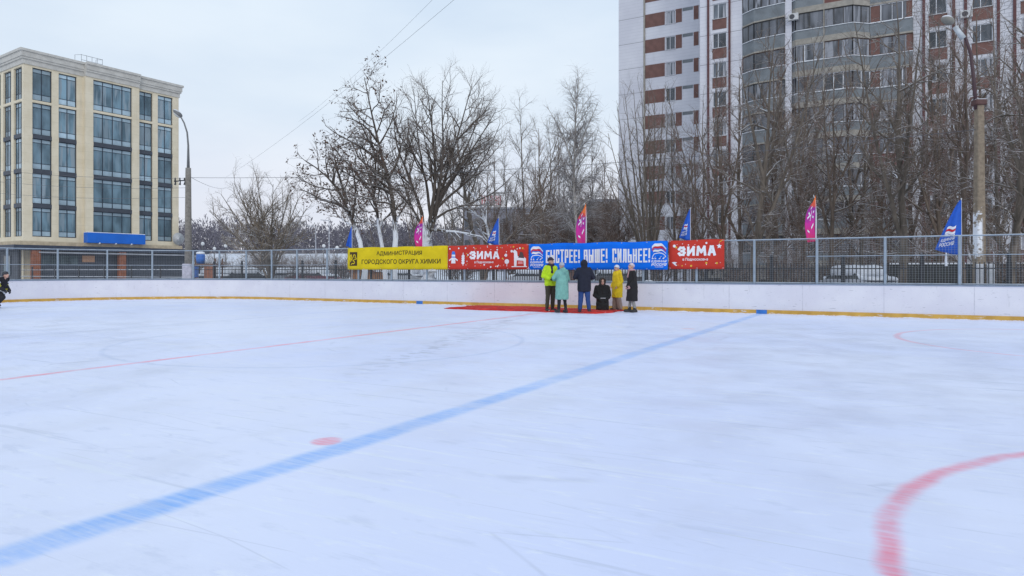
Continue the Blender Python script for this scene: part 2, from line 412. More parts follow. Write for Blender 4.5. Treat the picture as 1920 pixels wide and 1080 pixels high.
# ------------------------------------------------------------------ text and marks
_tx = {}
def text2d(body, offset=0.0, shear=0.0):
    key = (body, offset, shear)
    if key in _tx: return _tx[key]
    c = bpy.data.curves.new('t', 'FONT'); c.body = body; c.size = 1; c.offset = offset; c.shear = shear; c.resolution_u = 3
    o = bpy.data.objects.new('t', c); COL.objects.link(o)
    me = bpy.data.meshes.new_from_object(o.evaluated_get(bpy.context.evaluated_depsgraph_get()))
    v = np.array([tuple(q.co)[:2] for q in me.vertices]); f = [tuple(p.vertices) for p in me.polygons]
    v = (v-v.min(0))/(v.max(0)-v.min(0))
    bpy.data.objects.remove(o); bpy.data.meshes.remove(me); bpy.data.curves.remove(c)
    _tx[key] = (v, f); return v, f
GLYPH = {   # strokes in a unit box, for the heavy display lettering
 'Б': [[(1, 1), (0, 1), (0, 0), (1, 0), (1, .55), (0, .55)]], 'Ы': [[(0, 1), (0, 0), (.58, 0), (.58, .55), (0, .55)], [(1, 1), (1, 0)]],
 'С': [[(1, .72), (1, 1), (0, 1), (0, 0), (1, 0), (1, .28)]], 'Т': [[(0, 1), (1, 1)], [(.5, 1), (.5, 0)]], 'Р': [[(0, 0), (0, 1), (1, 1), (1, .45), (0, .45)]],
 'Е': [[(1, 1), (0, 1), (0, 0), (1, 0)], [(0, .52), (.85, .52)]], '!': [[(.5, 1), (.5, .34)], [(.5, .08), (.5, 0)]],
 'В': [[(0, 0), (0, 1), (.92, 1), (.92, .54), (0, .54)], [(.92, .54), (1, .5), (1, 0), (0, 0)]], 'Ш': [[(0, 1), (0, 0), (1, 0), (1, 1)], [(.5, 1), (.5, 0)]],
 'И': [[(0, 1), (0, 0), (1, 1), (1, 0)]], 'Л': [[(0, 0), (.18, .12), (.25, 1), (1, 1), (1, 0)]], 'Ь': [[(0, 1), (0, 0), (1, 0), (1, .55), (0, .55)]], 'Н': [[(0, 1), (0, 0)], [(1, 1), (1, 0)], [(0, .52), (1, .52)]],
 'З': [[(0, .82), (.25, 1), (.8, 1), (.95, .8), (.75, .55), (.45, .53)], [(.75, .55), (1, .3), (.8, 0), (.2, 0), (0, .18)]], 'М': [[(0, 0), (.1, 1), (.5, .32), (.9, 1), (1, 0)]], 'А': [[(0, 0), (.36, 1), (.64, 1), (1, 0)], [(.2, .3), (.8, .3)]]}
class Sheet:
    """a hanging cloth: S(a,b,off) gives a point; decals are printed just in front of it"""
    def __init__(s, S): s.S = S; s.k = 0
    def heavy(s, body, a0, a1, b0, b1, wd, gap, off=.006, rnd=False):
        """bold display letters drawn with broad strokes"""
        m = MB(); ws = [(.42 if c == '!' else 1.28 if c in 'ШЫМ' else 1.0) for c in body]; g = gap*(len(body)-1)
        u = (a1-a0-g)/sum(ws); x = a0
        for c, q in zip(body, ws):
            W = u*q
            for st in GLYPH[c]:
                pts = [(x+wd/2+(W-wd)*p[0], b0+wd/2+(b1-b0-wd)*p[1]) for p in st]
                s.stroke(m, pts, wd, off, 0, .5)
                if rnd:
                    for p in pts: s.disc(m, p[0], p[1], wd/2, off=off, n=12)
            x += W+gap
        return m
    def text(s, body, a0, a1, b0, b1, offset=0.0, shear=0.0, off=.006, up=(0, 0)):
        v, f = text2d(body, offset, shear); m = MB()
        m.add([s.S(a0+(a1-a0)*p[0]+up[0]*p[1], b0+(b1-b0)*p[1]+up[1]*p[0], off) for p in v], f); return m
    def poly(s, m, pts, off=.006, mi=0):
        s.k = (s.k+1) % 12; off += .00018*s.k
        return m.add([s.S(p[0], p[1], off) for p in pts], [tuple(range(len(pts)))], mi)
    def disc(s, m, a, b, ra, rb=None, off=.006, mi=0, n=14):
        rb = ra if rb is None else rb
        return s.poly(m, [(a+ra*math.cos(2*math.pi*k/n), b+rb*math.sin(2*math.pi*k/n)) for k in range(n)], off, mi)
    def stroke(s, m, pts, wd, off=.006, mi=0, ex=.3):
        for p, q in zip(pts[:-1], pts[1:]):
            d = Vector((q[0]-p[0], q[1]-p[1])); n = Vector((-d.y, d.x)).normalized()*wd/2; e = d.normalized()*wd*ex
            s.poly(m, [(p[0]-e.x+n.x, p[1]-e.y+n.y), (p[0]-e.x-n.x, p[1]-e.y-n.y), (q[0]+e.x-n.x, q[1]+e.y-n.y), (q[0]+e.x+n.x, q[1]+e.y+n.y)], off, mi)
        return m
    def cloth(s, a0, a1, b0, b1, na, nb, th=.004, edge=None):
        m = MB()
        for sgn in (0, -th):
            for j in range(nb+1):
                for i in range(na+1):
                    a = a0+(a1-a0)*i/na; b = b0+(b1-b0)*j/nb; m.v.append(tuple(s.S(a, b, sgn)))
        N = (na+1)*(nb+1); W = na+1
        for j in range(nb):
            for i in range(na):
                q = (j*W+i, j*W+i+1, j*W+W+i+1, j*W+W+i); m.f.append(q); m.f.append(tuple(x+N for x in reversed(q)))
        ring = [i for i in range(W)]+[j*W+na for j in range(1, nb+1)]+[nb*W+i for i in range(na-1, -1, -1)]+[j*W for j in range(nb-1, 0, -1)]
        for k in range(len(ring)): a = ring[k]; b = ring[(k+1) % len(ring)]; m.f.append((b, a, a+N, b+N))
        m.m = [0]*len(m.f); return m
def vinyl(name, col): return mat(name, col, .7, .09, 1.6, .9, 2.6, spec=.2)
P = {'yellow': vinyl('vinyl_yellow', (.70, .53, .012)), 'red': vinyl('vinyl_red', (.56, .045, .03)), 'blue': vinyl('vinyl_blue', (.002, .16, .80)),
     'white': vinyl('print_white', (.80, .81, .84)), 'black': vinyl('print_black', (.03, .028, .02)), 'navy': vinyl('print_navy', (.02, .06, .32)),
     'redp': vinyl('print_red', (.62, .03, .04)), 'pink': vinyl('print_pink', (.80, .30, .30)), 'bluep': vinyl('print_blue', (.05, .20, .66)),
     'gold': vinyl('print_gold', (.72, .45, .06)), 'brown': vinyl('print_brown', (.07, .045, .02)), 'grn': vinyl('print_dark', (.10, .07, .07))}
BY = 22.545   # banners hang on the rink side of the fence
def banner(x0, x1, z0, z1, label, colour, seed):
    e = empty('banner', ((x0+x1)/2, BY+.06, z1), 0, label, 'banner', 'banners tied along the rink fence')
    def S(a, b, off=0.0):
        sag = -.012*math.sin(math.pi*a/.9)*(b > (z1-z0)*.5)
        return Vector((x0+a-e.location.x, BY-off-.015*math.sin(2.1*a+seed)-.007*math.sin(5*b+1.3*a)-e.location.y, z0+b+sag-e.location.z))
    s = Sheet(S); W, H = x1-x0, z1-z0
    s.cloth(0, W, 0, H, int(W/.15), 8).build('cloth', P[colour], e, True)
    gm = MB()
    for k in range(int(W/.9)+1):
        for b in (.03, H-.03): s.disc(gm, min(.04+.9*k, W-.04), b, .016, mi=0, n=10, off=.005)
    gm.build('eyelet', mat('eyelet_metal', (.5, .5, .5), .4, metal=.6), e)
    return e, s, W, H
# yellow banner
e, s, W, H = banner(-20.52, -15.25, 1.425, 2.375, 'long yellow banner with dark lettering and a squirrel emblem', 'yellow', 0)
s.text('АДМИНИСТРАЦИЯ', 1.62, 4.02, .57, .78, .012).build('lettering', P['black'], e)
s.text('ГОРОДСКОГО ОКРУГА ХИМКИ', .82, 4.93, .20, .43, .012).build('lettering', P['black'], e)
em = MB(); s.poly(em, [(.13, .16), (.56, .16), (.56, .77), (.13, .77)], .005)
sq = [(.22, .22), (.30, .27), (.36, .25), (.42, .29), (.40, .36), (.33, .38), (.42, .46), (.50, .44), (.52, .50), (.44, .54), (.47, .60), (.42, .66), (.35, .64), (.34, .57), (.28, .48), (.26, .40), (.21, .46), (.24, .56), (.21, .66), (.16, .58), (.16, .44), (.20, .34)]
s.stroke(em, sq[:10]+sq[10:17], .035, .008, 1); s.stroke(em, sq[16:], .04, .008, 1)
em.build('emblem', [P['brown'], P['yellow']], e)
def snow_dots(s, W, H, n, seed, ex):
    r = random.Random(seed); m = MB()
    for _ in range(n*6):
        if n <= 0: break
        a, b = r.uniform(.08, W-.08), r.uniform(.08, H-.08)
        if any(x0 < a < x1 and y0 < b < y1 for x0, x1, y0, y1 in ex): continue
        s.disc(m, a, b, r.choice((.012, .016, .022, .035)), off=.006, n=9, mi=r.choice((0, 0, 0, 1))); n -= 1
    return m
# red banner with winter pictures
e, s, W, H = banner(-15.22, -11.60, 1.425, 2.375, 'red winter banner with white figure and white horse drawings', 'red', 1.1)
s.heavy('ЗИМА', 1.02, 2.36, .40, .70, .082, .05, rnd=True).build('lettering', P['white'], e)
s.text('в Подмосковье', 1.24, 2.10, .22, .33, .02).build('lettering', P['white'], e)
snow_dots(s, W, H, 46, 3, [(.95, 2.45, .18, .75), (.1, .8, .1, .8), (2.7, 3.6, .05, .75)]).build('snow_dots', [P['white'], P['gold']], e)
fg = MB()
s.disc(fg, .27, .56, .085, .085); s.poly(fg, [(.17, .24), (.37, .24), (.35, .48), (.19, .48)]); s.stroke(fg, [(.20, .44), (.08, .36)], .05); s.stroke(fg, [(.34, .44), (.46, .36)], .05)
s.poly(fg, [(.18, .60), (.36, .60), (.33, .72), (.22, .74)], .009, 1); s.stroke(fg, [(.19, .50), (.35, .50)], .04, .009, 1)
for k in range(4): s.disc(fg, .72, .26+.09*k, .07, .06)
s.stroke(fg, [(.72, .16), (.72, .66)], .03)
fg.build('figure_print', [P['white'], P['bluep']], e)
hs = MB()
s.poly(hs, [(3.02, .12), (3.12, .12), (3.14, .34), (3.42, .32), (3.44, .12), (3.52, .12), (3.53, .40), (3.46, .46), (3.18, .48), (3.15, .66), (3.05, .74), (2.96, .66), (3.02, .60)])
s.poly(hs, [(3.20, .44), (3.46, .42), (3.40, .62), (3.30, .66)], .009, 1); s.poly(hs, [(3.18, .20), (3.40, .20), (3.38, .30), (3.20, .30)], .009, 2)
s.stroke(hs, [(2.92, .10), (3.56, .10)], .03)
s.disc(hs, 2.70, .30, .10, .09); s.stroke(hs, [(2.70, .12), (2.70, .28)], .025); s.disc(hs, 2.66, .54, .06); s.disc(hs, 2.92, .68, .05)
hs.build('horse_print', [P['white'], P['grn'], P['pink']], e)
# blue banner
def party_logo(s, e, a, wd, H):
    m = MB(); k = wd
    def ribbon(b0, amp, th, mi, off):
        n = 10; up = []; dn = []
        for i in range(n+1):
            q = i/n; y = b0+amp*math.sin(q*5.2+.5)*(.6+.4*q)-.05*q*(mi > 0); up.append((a+k*q, y+th/2*(1-.35*abs(q-.5)))); dn.append((a+k*q, y-th/2))
        for i in range(n): s.poly(m, [dn[i], dn[i+1], up[i+1], up[i]], off, mi)
    def arch(b0, h, th, q0, q1, mi, off):
        n = 12; up = []; dn = []
        for i in range(n+1):
            q = q0+(q1-q0)*i/n; y = b0+h*math.sin(math.pi*(.12+.80*q))+.02*math.sin(q*11); t = th*(.45+.55*math.sin(math.pi*min(1, q+.15))); up.append((a+k*q, y+t/2)); dn.append((a+k*q, y-t/2))
        for i in range(n): s.poly(m, [dn[i], dn[i+1], up[i+1], up[i]], off, mi)
    arch(.69, .16, .10, 0, .48, 0, .007); arch(.67, .17, .11, .44, 1, 0, .010); arch(.60, .15, .10, .02, .98, 1, .013); arch(.61, .10, .03, .1, .6, 2, .0165); arch(.53, .12, .07, .1, 1, 0, .019)
    bear = [(0, .36), (.06, .47), (.16, .54), (.34, .56), (.52, .575), (.70, .56), (.84, .53), (.98, .47), (1.0, .42), (.9, .42), (.86, .36), (.76, .36), (.74, .46), (.62, .42), (.60, .36), (.50, .36), (.50, .46), (.38, .46), (.30, .36), (.20, .36), (.24, .46), (.12, .36)]
    pts = [(a+k*p[0], p[1]) for p in bear]
    cx = a+.5*k
    s.poly(m, pts, .021, 0); s.poly(m, [(cx+(p[0]-cx)*.88, .465+(p[1]-.465)*.70) for p in pts], .025, 3)
    m.build('party_emblem', [P['white'], P['redp'], P['bluep'], P['blue']], e)
    s.text('ЕДИНАЯ', a-.02, a+k+.02, .235, .325, .03, .2).build('lettering', P['white'], e)
    s.text('РОССИЯ', a-.02, a+k+.02, .13, .22, .035, .2).build('lettering', P['white'], e)
    s.text('ХИМКИ', a+.2*k, a+k*.8, .075, .11, .01, .2).build('lettering', P['white'], e)
e, s, W, H = banner(-11.57, -6.30, 1.405, 2.375, 'long blue banner with tall white lettering and two flag emblems', 'blue', 2.3)
s.heavy('БЫСТРЕЕ!', .70, 2.06, .25, .73, .058, .036).build('lettering', P['white'], e)
s.heavy('ВЫШЕ!', 2.22, 3.12, .25, .73, .058, .036).build('lettering', P['white'], e)
s.heavy('СИЛЬНЕЕ!', 3.30, 4.66, .25, .73, .058, .036).build('lettering', P['white'], e)
party_logo(s, e, .08, .50, H); party_logo(s, e, 4.72, .50, H)
# short red banner
e, s, W, H = banner(-6.26, -4.44, 1.425, 2.39, 'short red winter banner with a white star in its corner', 'red', 3.7)
s.heavy('ЗИМА', .30, 1.55, .44, .76, .085, .045, rnd=True).build('lettering', P['white'], e)
s.text('в Подмосковье', .46, 1.30, .26, .37, .02).build('lettering', P['white'], e)
m = snow_dots(s, W, H, 16, 8, [(.25, 1.6, .22, .8)])
s.disc(m, .18, .78, .05); s.poly(m, [(1.66+.09*(1 if k % 2 == 0 else .45)*math.sin(math.pi*k/5), .74+.09*(1 if k % 2 == 0 else .45)*math.cos(math.pi*k/5)) for k in range(10)])
s.stroke(m, [(1.66, .86), (1.76, .94)], .02, mi=1)
s.poly(m, [(.10, .22), (.20, .13), (.26, .10), (.22, .18), (.28, .22), (.18, .24)])
m.build('snow_print', [P['white'], P['gold']], e)

# ------------------------------------------------------------------ flags on poles behind the fence
def flag_poles():
    poleM = mat('flag_pole_white', (.62, .62, .62), .4)
    def pole(e, z0, z1): 
        m = MB().tube([(0, 0, z0), (0, 0, z1)], [.016, .011], 8); m.sphere((0, 0, z1), .02, 8, 6); m.build('pole', poleM, e, True)
    nav = mat('flag_blue_cloth', (.012, .10, .50), .7, .15, 5)
    def blue(X, ztop, drop, width, label, text=True, low=None):
        e = empty('flag', (X, 22.86, .9), 0, label, 'flag', 'blue flags tied to the rink fence')
        zt = ztop-.9; pole(e, 0, zt+.04)
        def S(a, b, off=0.0):       # a 0..1 away from the pole, b 0..1 downwards
            wd = width*(.06+.94*b**.9)
            fold = .055*math.sin(a*9+b*2.2)*(.25+b)*min(1, a*3)
            return Vector((-a*wd*(1-.18*a*b), -.02-off+fold*.8, zt-b*drop*(1-.12*a)-.16*a*drop*b*(1-b)))
        s = Sheet(S)
        m = MB(); m2 = s.cloth(0, 1, 0, 1, 14, 18, .005); m2.build('cloth', nav, e, True)
        if text:
            dm = MB()
            def put(tx, b0, b1, a0=.30, a1=.88):
                v, f = text2d(tx, .03)
                dm.add([S(a1-(a1-a0)*(1-p[0]) if False else a0+(a1-a0)*(1-p[0]), b1-(b1-b0)*p[1]+.10*(p[0]-.5)*-1, .012) for p in v], f, 0)
            put('ЕДИНАЯ', .70, .77); put('РОССИЯ', .79, .87)
            k = .0
            for (bb, mi, th) in ((.50, 0, .05), (.55, 1, .04), (.60, 0, .05), (.645, 0, .02)):
                n = 8
                for i in range(n):
                    q0, q1 = i/n, (i+1)/n
                    f = lambda q: bb+.02*math.sin(q*6)+.05*(q-.5)
                    dm.add([S(.32+.5*q0, f(q0)-th/2, .014), S(.32+.5*q1, f(q1)-th/2, .014), S(.32+.5*q1, f(q1)+th/2, .014), S(.32+.5*q0, f(q0)+th/2, .014)], [(0, 1, 2, 3)], mi)
            dm.build('flag_print', [P['white'], P['redp']], e)
        return e
    blue(-20.55, 3.34, .98, .36, 'narrow furled blue flag above the left end of the yellow banner', False)
    blue(-13.05, 3.42, 1.08, .60, 'blue flag with white print above the long red banner')
    blue(-5.62, 3.44, 1.08, .44, 'blue flag drooping above the right end of the blue banner')
    e = blue(2.02, 3.36, 1.58, .78, 'large blue flag with bold white print by the thick concrete pole')
    MB().tube([(-.36, 0, .98), (-.37, 0, .75), (-.36, 0, .60)], [.02, .03, .035], 8).build('tie_ribbon', P['white'], e)
    magM = NT('magenta_flag_cloth'); z = magM.xyz()[2]; n = magM.noise(3.0, 2, .5)
    zz = magM.math('ADD', z, magM.math('MULTIPLY', magM.math('SUBTRACT', n, .5), 1.1))
    r = magM.n('ShaderNodeValToRGB'); magM.l(magM.rng(zz, -.2, 1.5, 0, 1, False), r.inputs[0]); cr = r.color_ramp; cr.interpolation = 'EASE'
    cr.elements[0].position = 0; cr.elements[0].color = (.66, .03, .03, 1); cr.elements[1].position = 1; cr.elements[1].color = (.80, .20, .02, 1)
    for p, c in ((.28, (.60, .02, .22)), (.5, (.58, .02, .30)), (.72, (.26, .02, .28)), (.84, (.62, .06, .05))):
        x = cr.elements.new(p); x.color = (*c, 1)
    magM.done(r.outputs[0], .7); mag = magM.m
    def feather(X, ztop, label, tw, w0=.36):
        e = empty('feather_flag', (X, 22.90, 2.25), 0, label, 'flag', 'magenta feather flags above the fence')
        h = ztop-2.25
        m = MB(); m.tube([(0, 0, -1.3), (0, 0, h*.6), (-.02, 0, h*.9), (-.08, 0, h)], [.014, .012, .01, .008], 8); m.build('pole', P['white'], e, True)
        def S(a, b, off=0.0):
            wd = w0*math.sin(min(1, b*2.3+.06)*math.pi/2)*(1-.35*max(0, b-.6))
            return Vector((-.02-a*wd*math.cos(tw)+.02*math.sin(b*7), -.02-off-a*wd*math.sin(tw)+.03*math.sin(a*8+b*5)*a, h*1.0-b*h*.98-.1*a*(1-b)-.04*a))
        s = Sheet(S); s.cloth(0, 1, 0, 1, 10, 24, .005).build('cloth', mag, e, True)
        d = MB()
        for pts in ([(.2, .34), (.8, .46)], [(.2, .47), (.75, .34)], [(.45, .32), (.5, .52)], [(.03, .12), (.03, .98)], [(.15, .62), (.35, .70)], [(.6, .78), (.75, .74)], [(.5, .22), (.6, .26)]):
            s.stroke(d, pts, .045, .01)
        d.build('flag_print', P['white'], e)
    feather(-16.70, 3.68, 'magenta feather flag above the yellow banner', .5, .32)
    feather(-9.40, 3.84, 'magenta and orange feather flag above the middle of the blue banner', .2, .34)
    feather(-1.74, 3.72, 'slim magenta feather flag beside a fence post right of the banners', .75, .36)
flag_poles()

# ------------------------------------------------------------------ red carpet
def carpet():
    x0, x1, y0, y1 = -13.75, -7.55, 20.05, 22.3
    m = MB(); nx, ny = 62, 24
    def z(a, b):
        w = .034*(1+mnoise.noise(Vector((a*1.3, b*2.1, 3.3))))+.02*max(0, mnoise.noise(Vector((a*3.1, b*1.2, 9.0))))
        e = min((a-x0), (x1-a), (b-y0), (y1-b))
        return .008+w*min(1, e*6+.15)
    for j in range(ny+1):
        for i in range(nx+1):
            b = y0+(y1-y0)*j/ny; q = (b-y0)/(y1-y0)
            xa = x0-.35*q+.10*math.sin(b*5); xb = x1+.09*math.sin(b*4)-.25*(1-q)
            a = xa+(xb-xa)*i/nx; bb = b+.07*math.sin(a*1.7)+.03*math.sin(a*5.3)
            m.v.append((a, bb, z(min(max(a, x0), x1), b)))
    for j in range(ny):
        for i in range(nx): k = j*(nx+1)+i; m.f.append((k, k+1, k+nx+2, k+nx+1))
    N = len(m.v); m.v += [(p[0], p[1], .003) for p in m.v]
    ring = list(range(nx+1))+[j*(nx+1)+nx for j in range(1, ny+1)]+[ny*(nx+1)+i for i in range(nx-1, -1, -1)]+[j*(nx+1) for j in range(ny-1, 0, -1)]
    for k in range(len(ring)): a, b = ring[k], ring[(k+1) % len(ring)]; m.f.append((b, a, a+N, b+N))
    m.m = [0]*len(m.f)
    tag(m.build('carpet', M['carpet'], None, True), 'crumpled red carpet lying on the ice by the boards', 'carpet')
carpet()

# ------------------------------------------------------------------ people
def capsule(p0, r0, p1, r1, n=14, flat=None):
    """closed tapered limb with round ends; flat=(axis vector, factor) squeezes it"""
    p0, p1 = Vector(p0), Vector(p1); t = (p1-p0); L = t.length; t = t.normalized() if L > 1e-6 else Vector((0, 0, 1))
    u = t.orthogonal().normalized(); q = t.cross(u); rs = []
    if flat is not None:
        u = Vector(flat[0]); u = (u-t*u.dot(t)).normalized(); q = t.cross(u)
    fu = flat[1] if flat is not None else 1.0
    def ring(c, r): return [c+u*(math.cos(2*math.pi*k/n)*r*fu)+q*(math.sin(2*math.pi*k/n)*r) for k in range(n)]
    for a in (80, 55, 28): rs.append(ring(p0-t*r0*math.sin(R(a)), r0*math.cos(R(a))))
    for k in range(5): f = k/4; rs.append(ring(p0.lerp(p1, f), r0+(r1-r0)*f))
    for a in (28, 55, 80): rs.append(ring(p1+t*r1*math.sin(R(a)), r1*math.cos(R(a))))
    m = MB().rings(rs); return m.v, m.f
def ball(c, r, Mx=None):
    m = MB().sphere(c, r, 18, 12, 0, Mx); return m.v, m.f
def oval(c, rx, ry, z=None, n=24, M_=None, pw=1.0):
    o = []
    for k in range(n):
        a = 2*math.pi*k/n; x, y = math.cos(a), math.sin(a)
        o.append(Vector((c[0]+rx*abs(x)**pw*(1 if x >= 0 else -1), c[1]+ry*abs(y)**pw*(1 if y >= 0 else -1), c[2])))
    return o
def loft(rings):
    m = MB().rings(rings); return m.v, m.f
def fused(name, pieces, voxel, mats, parent, smooth=3, fold=0.0, fscale=(9, 9, 3), paint=None, post=None):
    m = MB()
    for v, f in pieces: m.add(v, f)
    me = bpy.data.meshes.new(name); me.from_pydata([tuple(p) for p in m.v], [], m.f); me.update()
    o = bpy.data.objects.new(name, me); COL.objects.link(o)
    md = o.modifiers.new('fuse', 'REMESH'); md.mode = 'VOXEL'; md.voxel_size = voxel
    if smooth: ms = o.modifiers.new('relax', 'SMOOTH'); ms.iterations = smooth; ms.factor = .5
    mats = mats if isinstance(mats, (list, tuple)) else [mats]
    o.parent = parent; FUSE.append((o, me, mats, fold, fscale, paint, post)); return o
FUSE = []
def finish_fused():
    dg = bpy.context.evaluated_depsgraph_get()
    done = [(r, bpy.data.meshes.new_from_object(r[0].evaluated_get(dg))) for r in FUSE]
    for (o, me, mats, fold, fscale, paint, post), me2 in done:
        nm = me.name; o.modifiers.clear(); o.data = me2; bpy.data.meshes.remove(me); me2.name = nm
        if fold:
            n = len(me2.vertices); cs = np.empty(n*3, 'f'); ns = np.empty(n*3, 'f')
            me2.vertices.foreach_get('co', cs); me2.vertex_normals.foreach_get('vector', ns); cs = cs.reshape(-1, 3); ns = ns.reshape(-1, 3)
            d = np.array([mnoise.noise(Vector((c[0]*fscale[0], c[1]*fscale[1], c[2]*fscale[2])))+.5*mnoise.noise(Vector((c[0]*22, c[1]*22, c[2]*14+5))) for c in cs.tolist()])
            me2.vertices.foreach_set('co', (cs+ns*(d*fold)[:, None]).astype('f').ravel())
        me2.materials.clear()
        for q in mats: me2.materials.append(q)
        for p in me2.polygons: p.use_smooth = True
        if paint:
            for p in me2.polygons: p.material_index = paint(p.center)
        me2.update()
        if post: post(o)
def cloth(name, col, rough=.85, var=.12): return mat(name, col, rough, var, 9, .35, 160)
SKIN = mat('skin', (.56, .33, .25), .55, .06, 12); LIP = mat('lips', (.42, .15, .13), .5); DARK = mat('eye_dark', (.03, .025, .02), .3)

def hand_parts(wr, d, nrm, side, curl=.7, sc_=1.0):
    """palm, four unequal bent fingers, thumb leaving the side of the palm"""
    d = Vector(d).normalized(); nrm = Vector(nrm); nrm = (nrm-d*nrm.dot(d)).normalized(); s = d.cross(nrm).normalized()*side
    P_ = []; wr = Vector(wr)
    P_.append(capsule(wr+d*.012, .026, wr+d*.07, .036, 12, (nrm, .5)))
    for k, (off_, L) in enumerate(((-.029, .062), (-.010, .074), (.010, .078), (.029, .070))):
        p = wr+d*(.088-.006*abs(k-1.5))+s*off_; dd = d.copy(); r = .0098
        for j, f in enumerate((.42, .33, .25)):
            a = curl*(.5+.35*j); dd = (d*math.cos(a)+nrm*math.sin(a)).normalized(); q = p+dd*L*f
            P_.append(capsule(p, r, q, r*.93, 8)); p = q; r *= .93
    p = wr+d*.03+s*.030
    for f, dr in ((.035, d*.5+s*.8+nrm*.25), (.032, d*.8+s*.45+nrm*.35)):
        q = p+dr.normalized()*f; P_.append(capsule(p, .0115, q, .0102, 8)); p = q
    return P_

def person(name, label, X, Y, heading, height, J, wear, head_yaw=0, head_pitch=0, hip=None, group='people standing on the red carpet'):
    """J: joints in metres of a 1.75 m figure, local axes x right, y forward, z up"""
    a = R(heading); fx = -.479*math.cos(a)+.878*math.sin(a); fy = .878*math.cos(a)+.479*math.sin(a)
    root = empty(name, (X, Y, J.get('lift', .012)), math.atan2(-fx, fy), label, 'person', group)
    k = height/1.75
    V_ = lambda p: Vector(p)*k
    S = lambda ps: [([tuple(Vector(q)*k) for q in v], f) for v, f in ps]
    pel, chest, neck, hd = Vector(J['pelvis']), Vector(J['chest']), Vector(J['neck']), Vector(J['head'])
    ps = [ball(pel, (.155, .11, .12)), capsule(pel, .125, chest, .13), ball(chest, (.165, .11, .16)), capsule(neck-Vector((0, 0, .06)), .06, hd+Vector((0, -.01, -.06)), .052)]
    HM = Matrix.Rotation(R(head_yaw), 3, 'Z') @ Matrix.Rotation(R(head_pitch), 3, 'X')
    H_ = lambda p: hd+HM @ Vector(p)
    ps += [ball(H_((0, -.012, .02)), (.076, .094, .098), HM), ball(H_((0, .03, -.045)), (.056, .062, .07), HM),
           capsule(H_((0, .088, .015)), .010, H_((0, .104, -.022)), .015, 10), ball(H_((.077, -.005, -.01)), (.012, .022, .03), HM), ball(H_((-.077, -.005, -.01)), (.012, .022, .03), HM),
           ball(H_((0, .075, -.062)), (.026, .018, .012), HM), ball(H_((.033, .070, .024)), (.022, .018, .010), HM), ball(H_((-.033, .070, .024)), (.022, .018, .010), HM)]
    for s in (1, -1):
        sh, el, wr = (Vector(J[q][0 if s == 1 else 1]) for q in ('shoulder', 'elbow', 'wrist'))
        ps += [capsule(sh, .052, el, .041), capsule(el, .041, wr, .028)]
        d = (wr-el).normalized(); pn = J.get('palm', ((-.6, .3, 0), (.6, .3, 0)))[0 if s == 1 else 1]
        ps += hand_parts(wr, d, pn, s, J.get('curl', .7))
        hp, kn, an = (Vector(J[q][0 if s == 1 else 1]) for q in ('hip', 'knee', 'ankle'))
        ps += [capsule(hp, .085, kn, .056), capsule(kn, .055, an, .04)]
        tx_, ty_ = J.get('toe', ((.03, .17), (-.03, .17)))[0 if s == 1 else 1]
        ps += [capsule(an+Vector((0, -.03, -.045)), .036, an+Vector((tx_, ty_, -.05)), .034, 12)]
    def paint(c):
        l = HM.inverted() @ (c/k-hd)
        if l.y > .055:
            if abs(abs(l.x)-.033) < .014 and abs(l.z-.006) < .0075: return 2
            if abs(abs(l.x)-.034) < .022 and abs(l.z-.034) < .006: return 2
            if abs(l.x) < .027 and abs(l.z+.063) < .008: return 1
        return 0
    fused('body', S(ps), .0085*k, [SKIN, LIP, DARK], root, 2, paint=paint)
    E = {'S': S, 'H': H_, 'HM': HM, 'J': J, 'k': k, 'root': root}
    for fn in wear: fn(E)
    return root

def trousers(col, top=.095, mid=.078, low=.062, name='trousers', cuff=.05):
    def f(E):
        J = E['J']; ps = [ball(J['pelvis'], (.175, .13, .13))]
        for s in (0, 1):
            h, kn, an = (Vector(J[q][s]) for q in ('hip', 'knee', 'ankle')); e = an+(kn-an).normalized()*cuff
            ps += [capsule(h, top+.008, kn, mid), capsule(kn, mid, e, low)]
        fused(name, E['S'](ps), .013, cloth(name+'_'+E['root'].name, col), E['root'], 2, .013)
    return f
def shoes(col, tall=.0, name='boot', fat=1.0):
    def f(E):
        J = E['J']; c = mat('shoe_leather', col, .55, .15, 14)
        for s in (0, 1):
            an = Vector(J['ankle'][s]); kn = Vector(J['knee'][s]); tx_, ty_ = J.get('toe', ((.03, .17), (-.03, .17)))[s]
            ps = [capsule(an+Vector((0, -.035, -.035)), .047*fat, an+Vector((tx_*.9, ty_*.9, -.04)), .046*fat), capsule(an+Vector((0, -.01, -.02)), .05*fat, an+(kn-an).normalized()*(.05+tall), .052*fat),
                  loft([oval((an.x+tx_*.4, an.y+ty_*.4-.01, an.z-.083), .054*fat, .15), oval((an.x+tx_*.4, an.y+ty_*.4-.01, an.z-.05), .055*fat, .152)])]
            fused(name, E['S'](ps), .010, c, E['root'], 2)
    return f
def coat(col, rings, name='coat', sl=(.078, .066, .058), hoodless=True, fold=.018, cuff=0.0, extra=None):
    """rings: (z, rx, ry, y offset, x offset) from hem to collar"""
    def f(E):
        J = E['J']; ps = [loft([oval((r[4] if len(r) > 4 else 0, r[3], r[0]), r[1], r[2], pw=.85) for r in rings])]
        for s in (0, 1):
            sh, el, wr = (Vector(J[q][s]) for q in ('shoulder', 'elbow', 'wrist')); wr = wr+(el-wr).normalized()*cuff
            ps += [capsule(sh, sl[0], el, sl[1]), capsule(el, sl[1], wr, sl[2])]
        nk = Vector(J['neck']); ps.append(capsule(nk-Vector((0, .0, .03)), .085, nk+Vector((0, .0, .015)), .078))
        if extra: ps += extra(E)
        fused(name, E['S'](ps), .012, cloth(name+'_'+E['root'].name, col), E['root'], 2, fold)
    return f
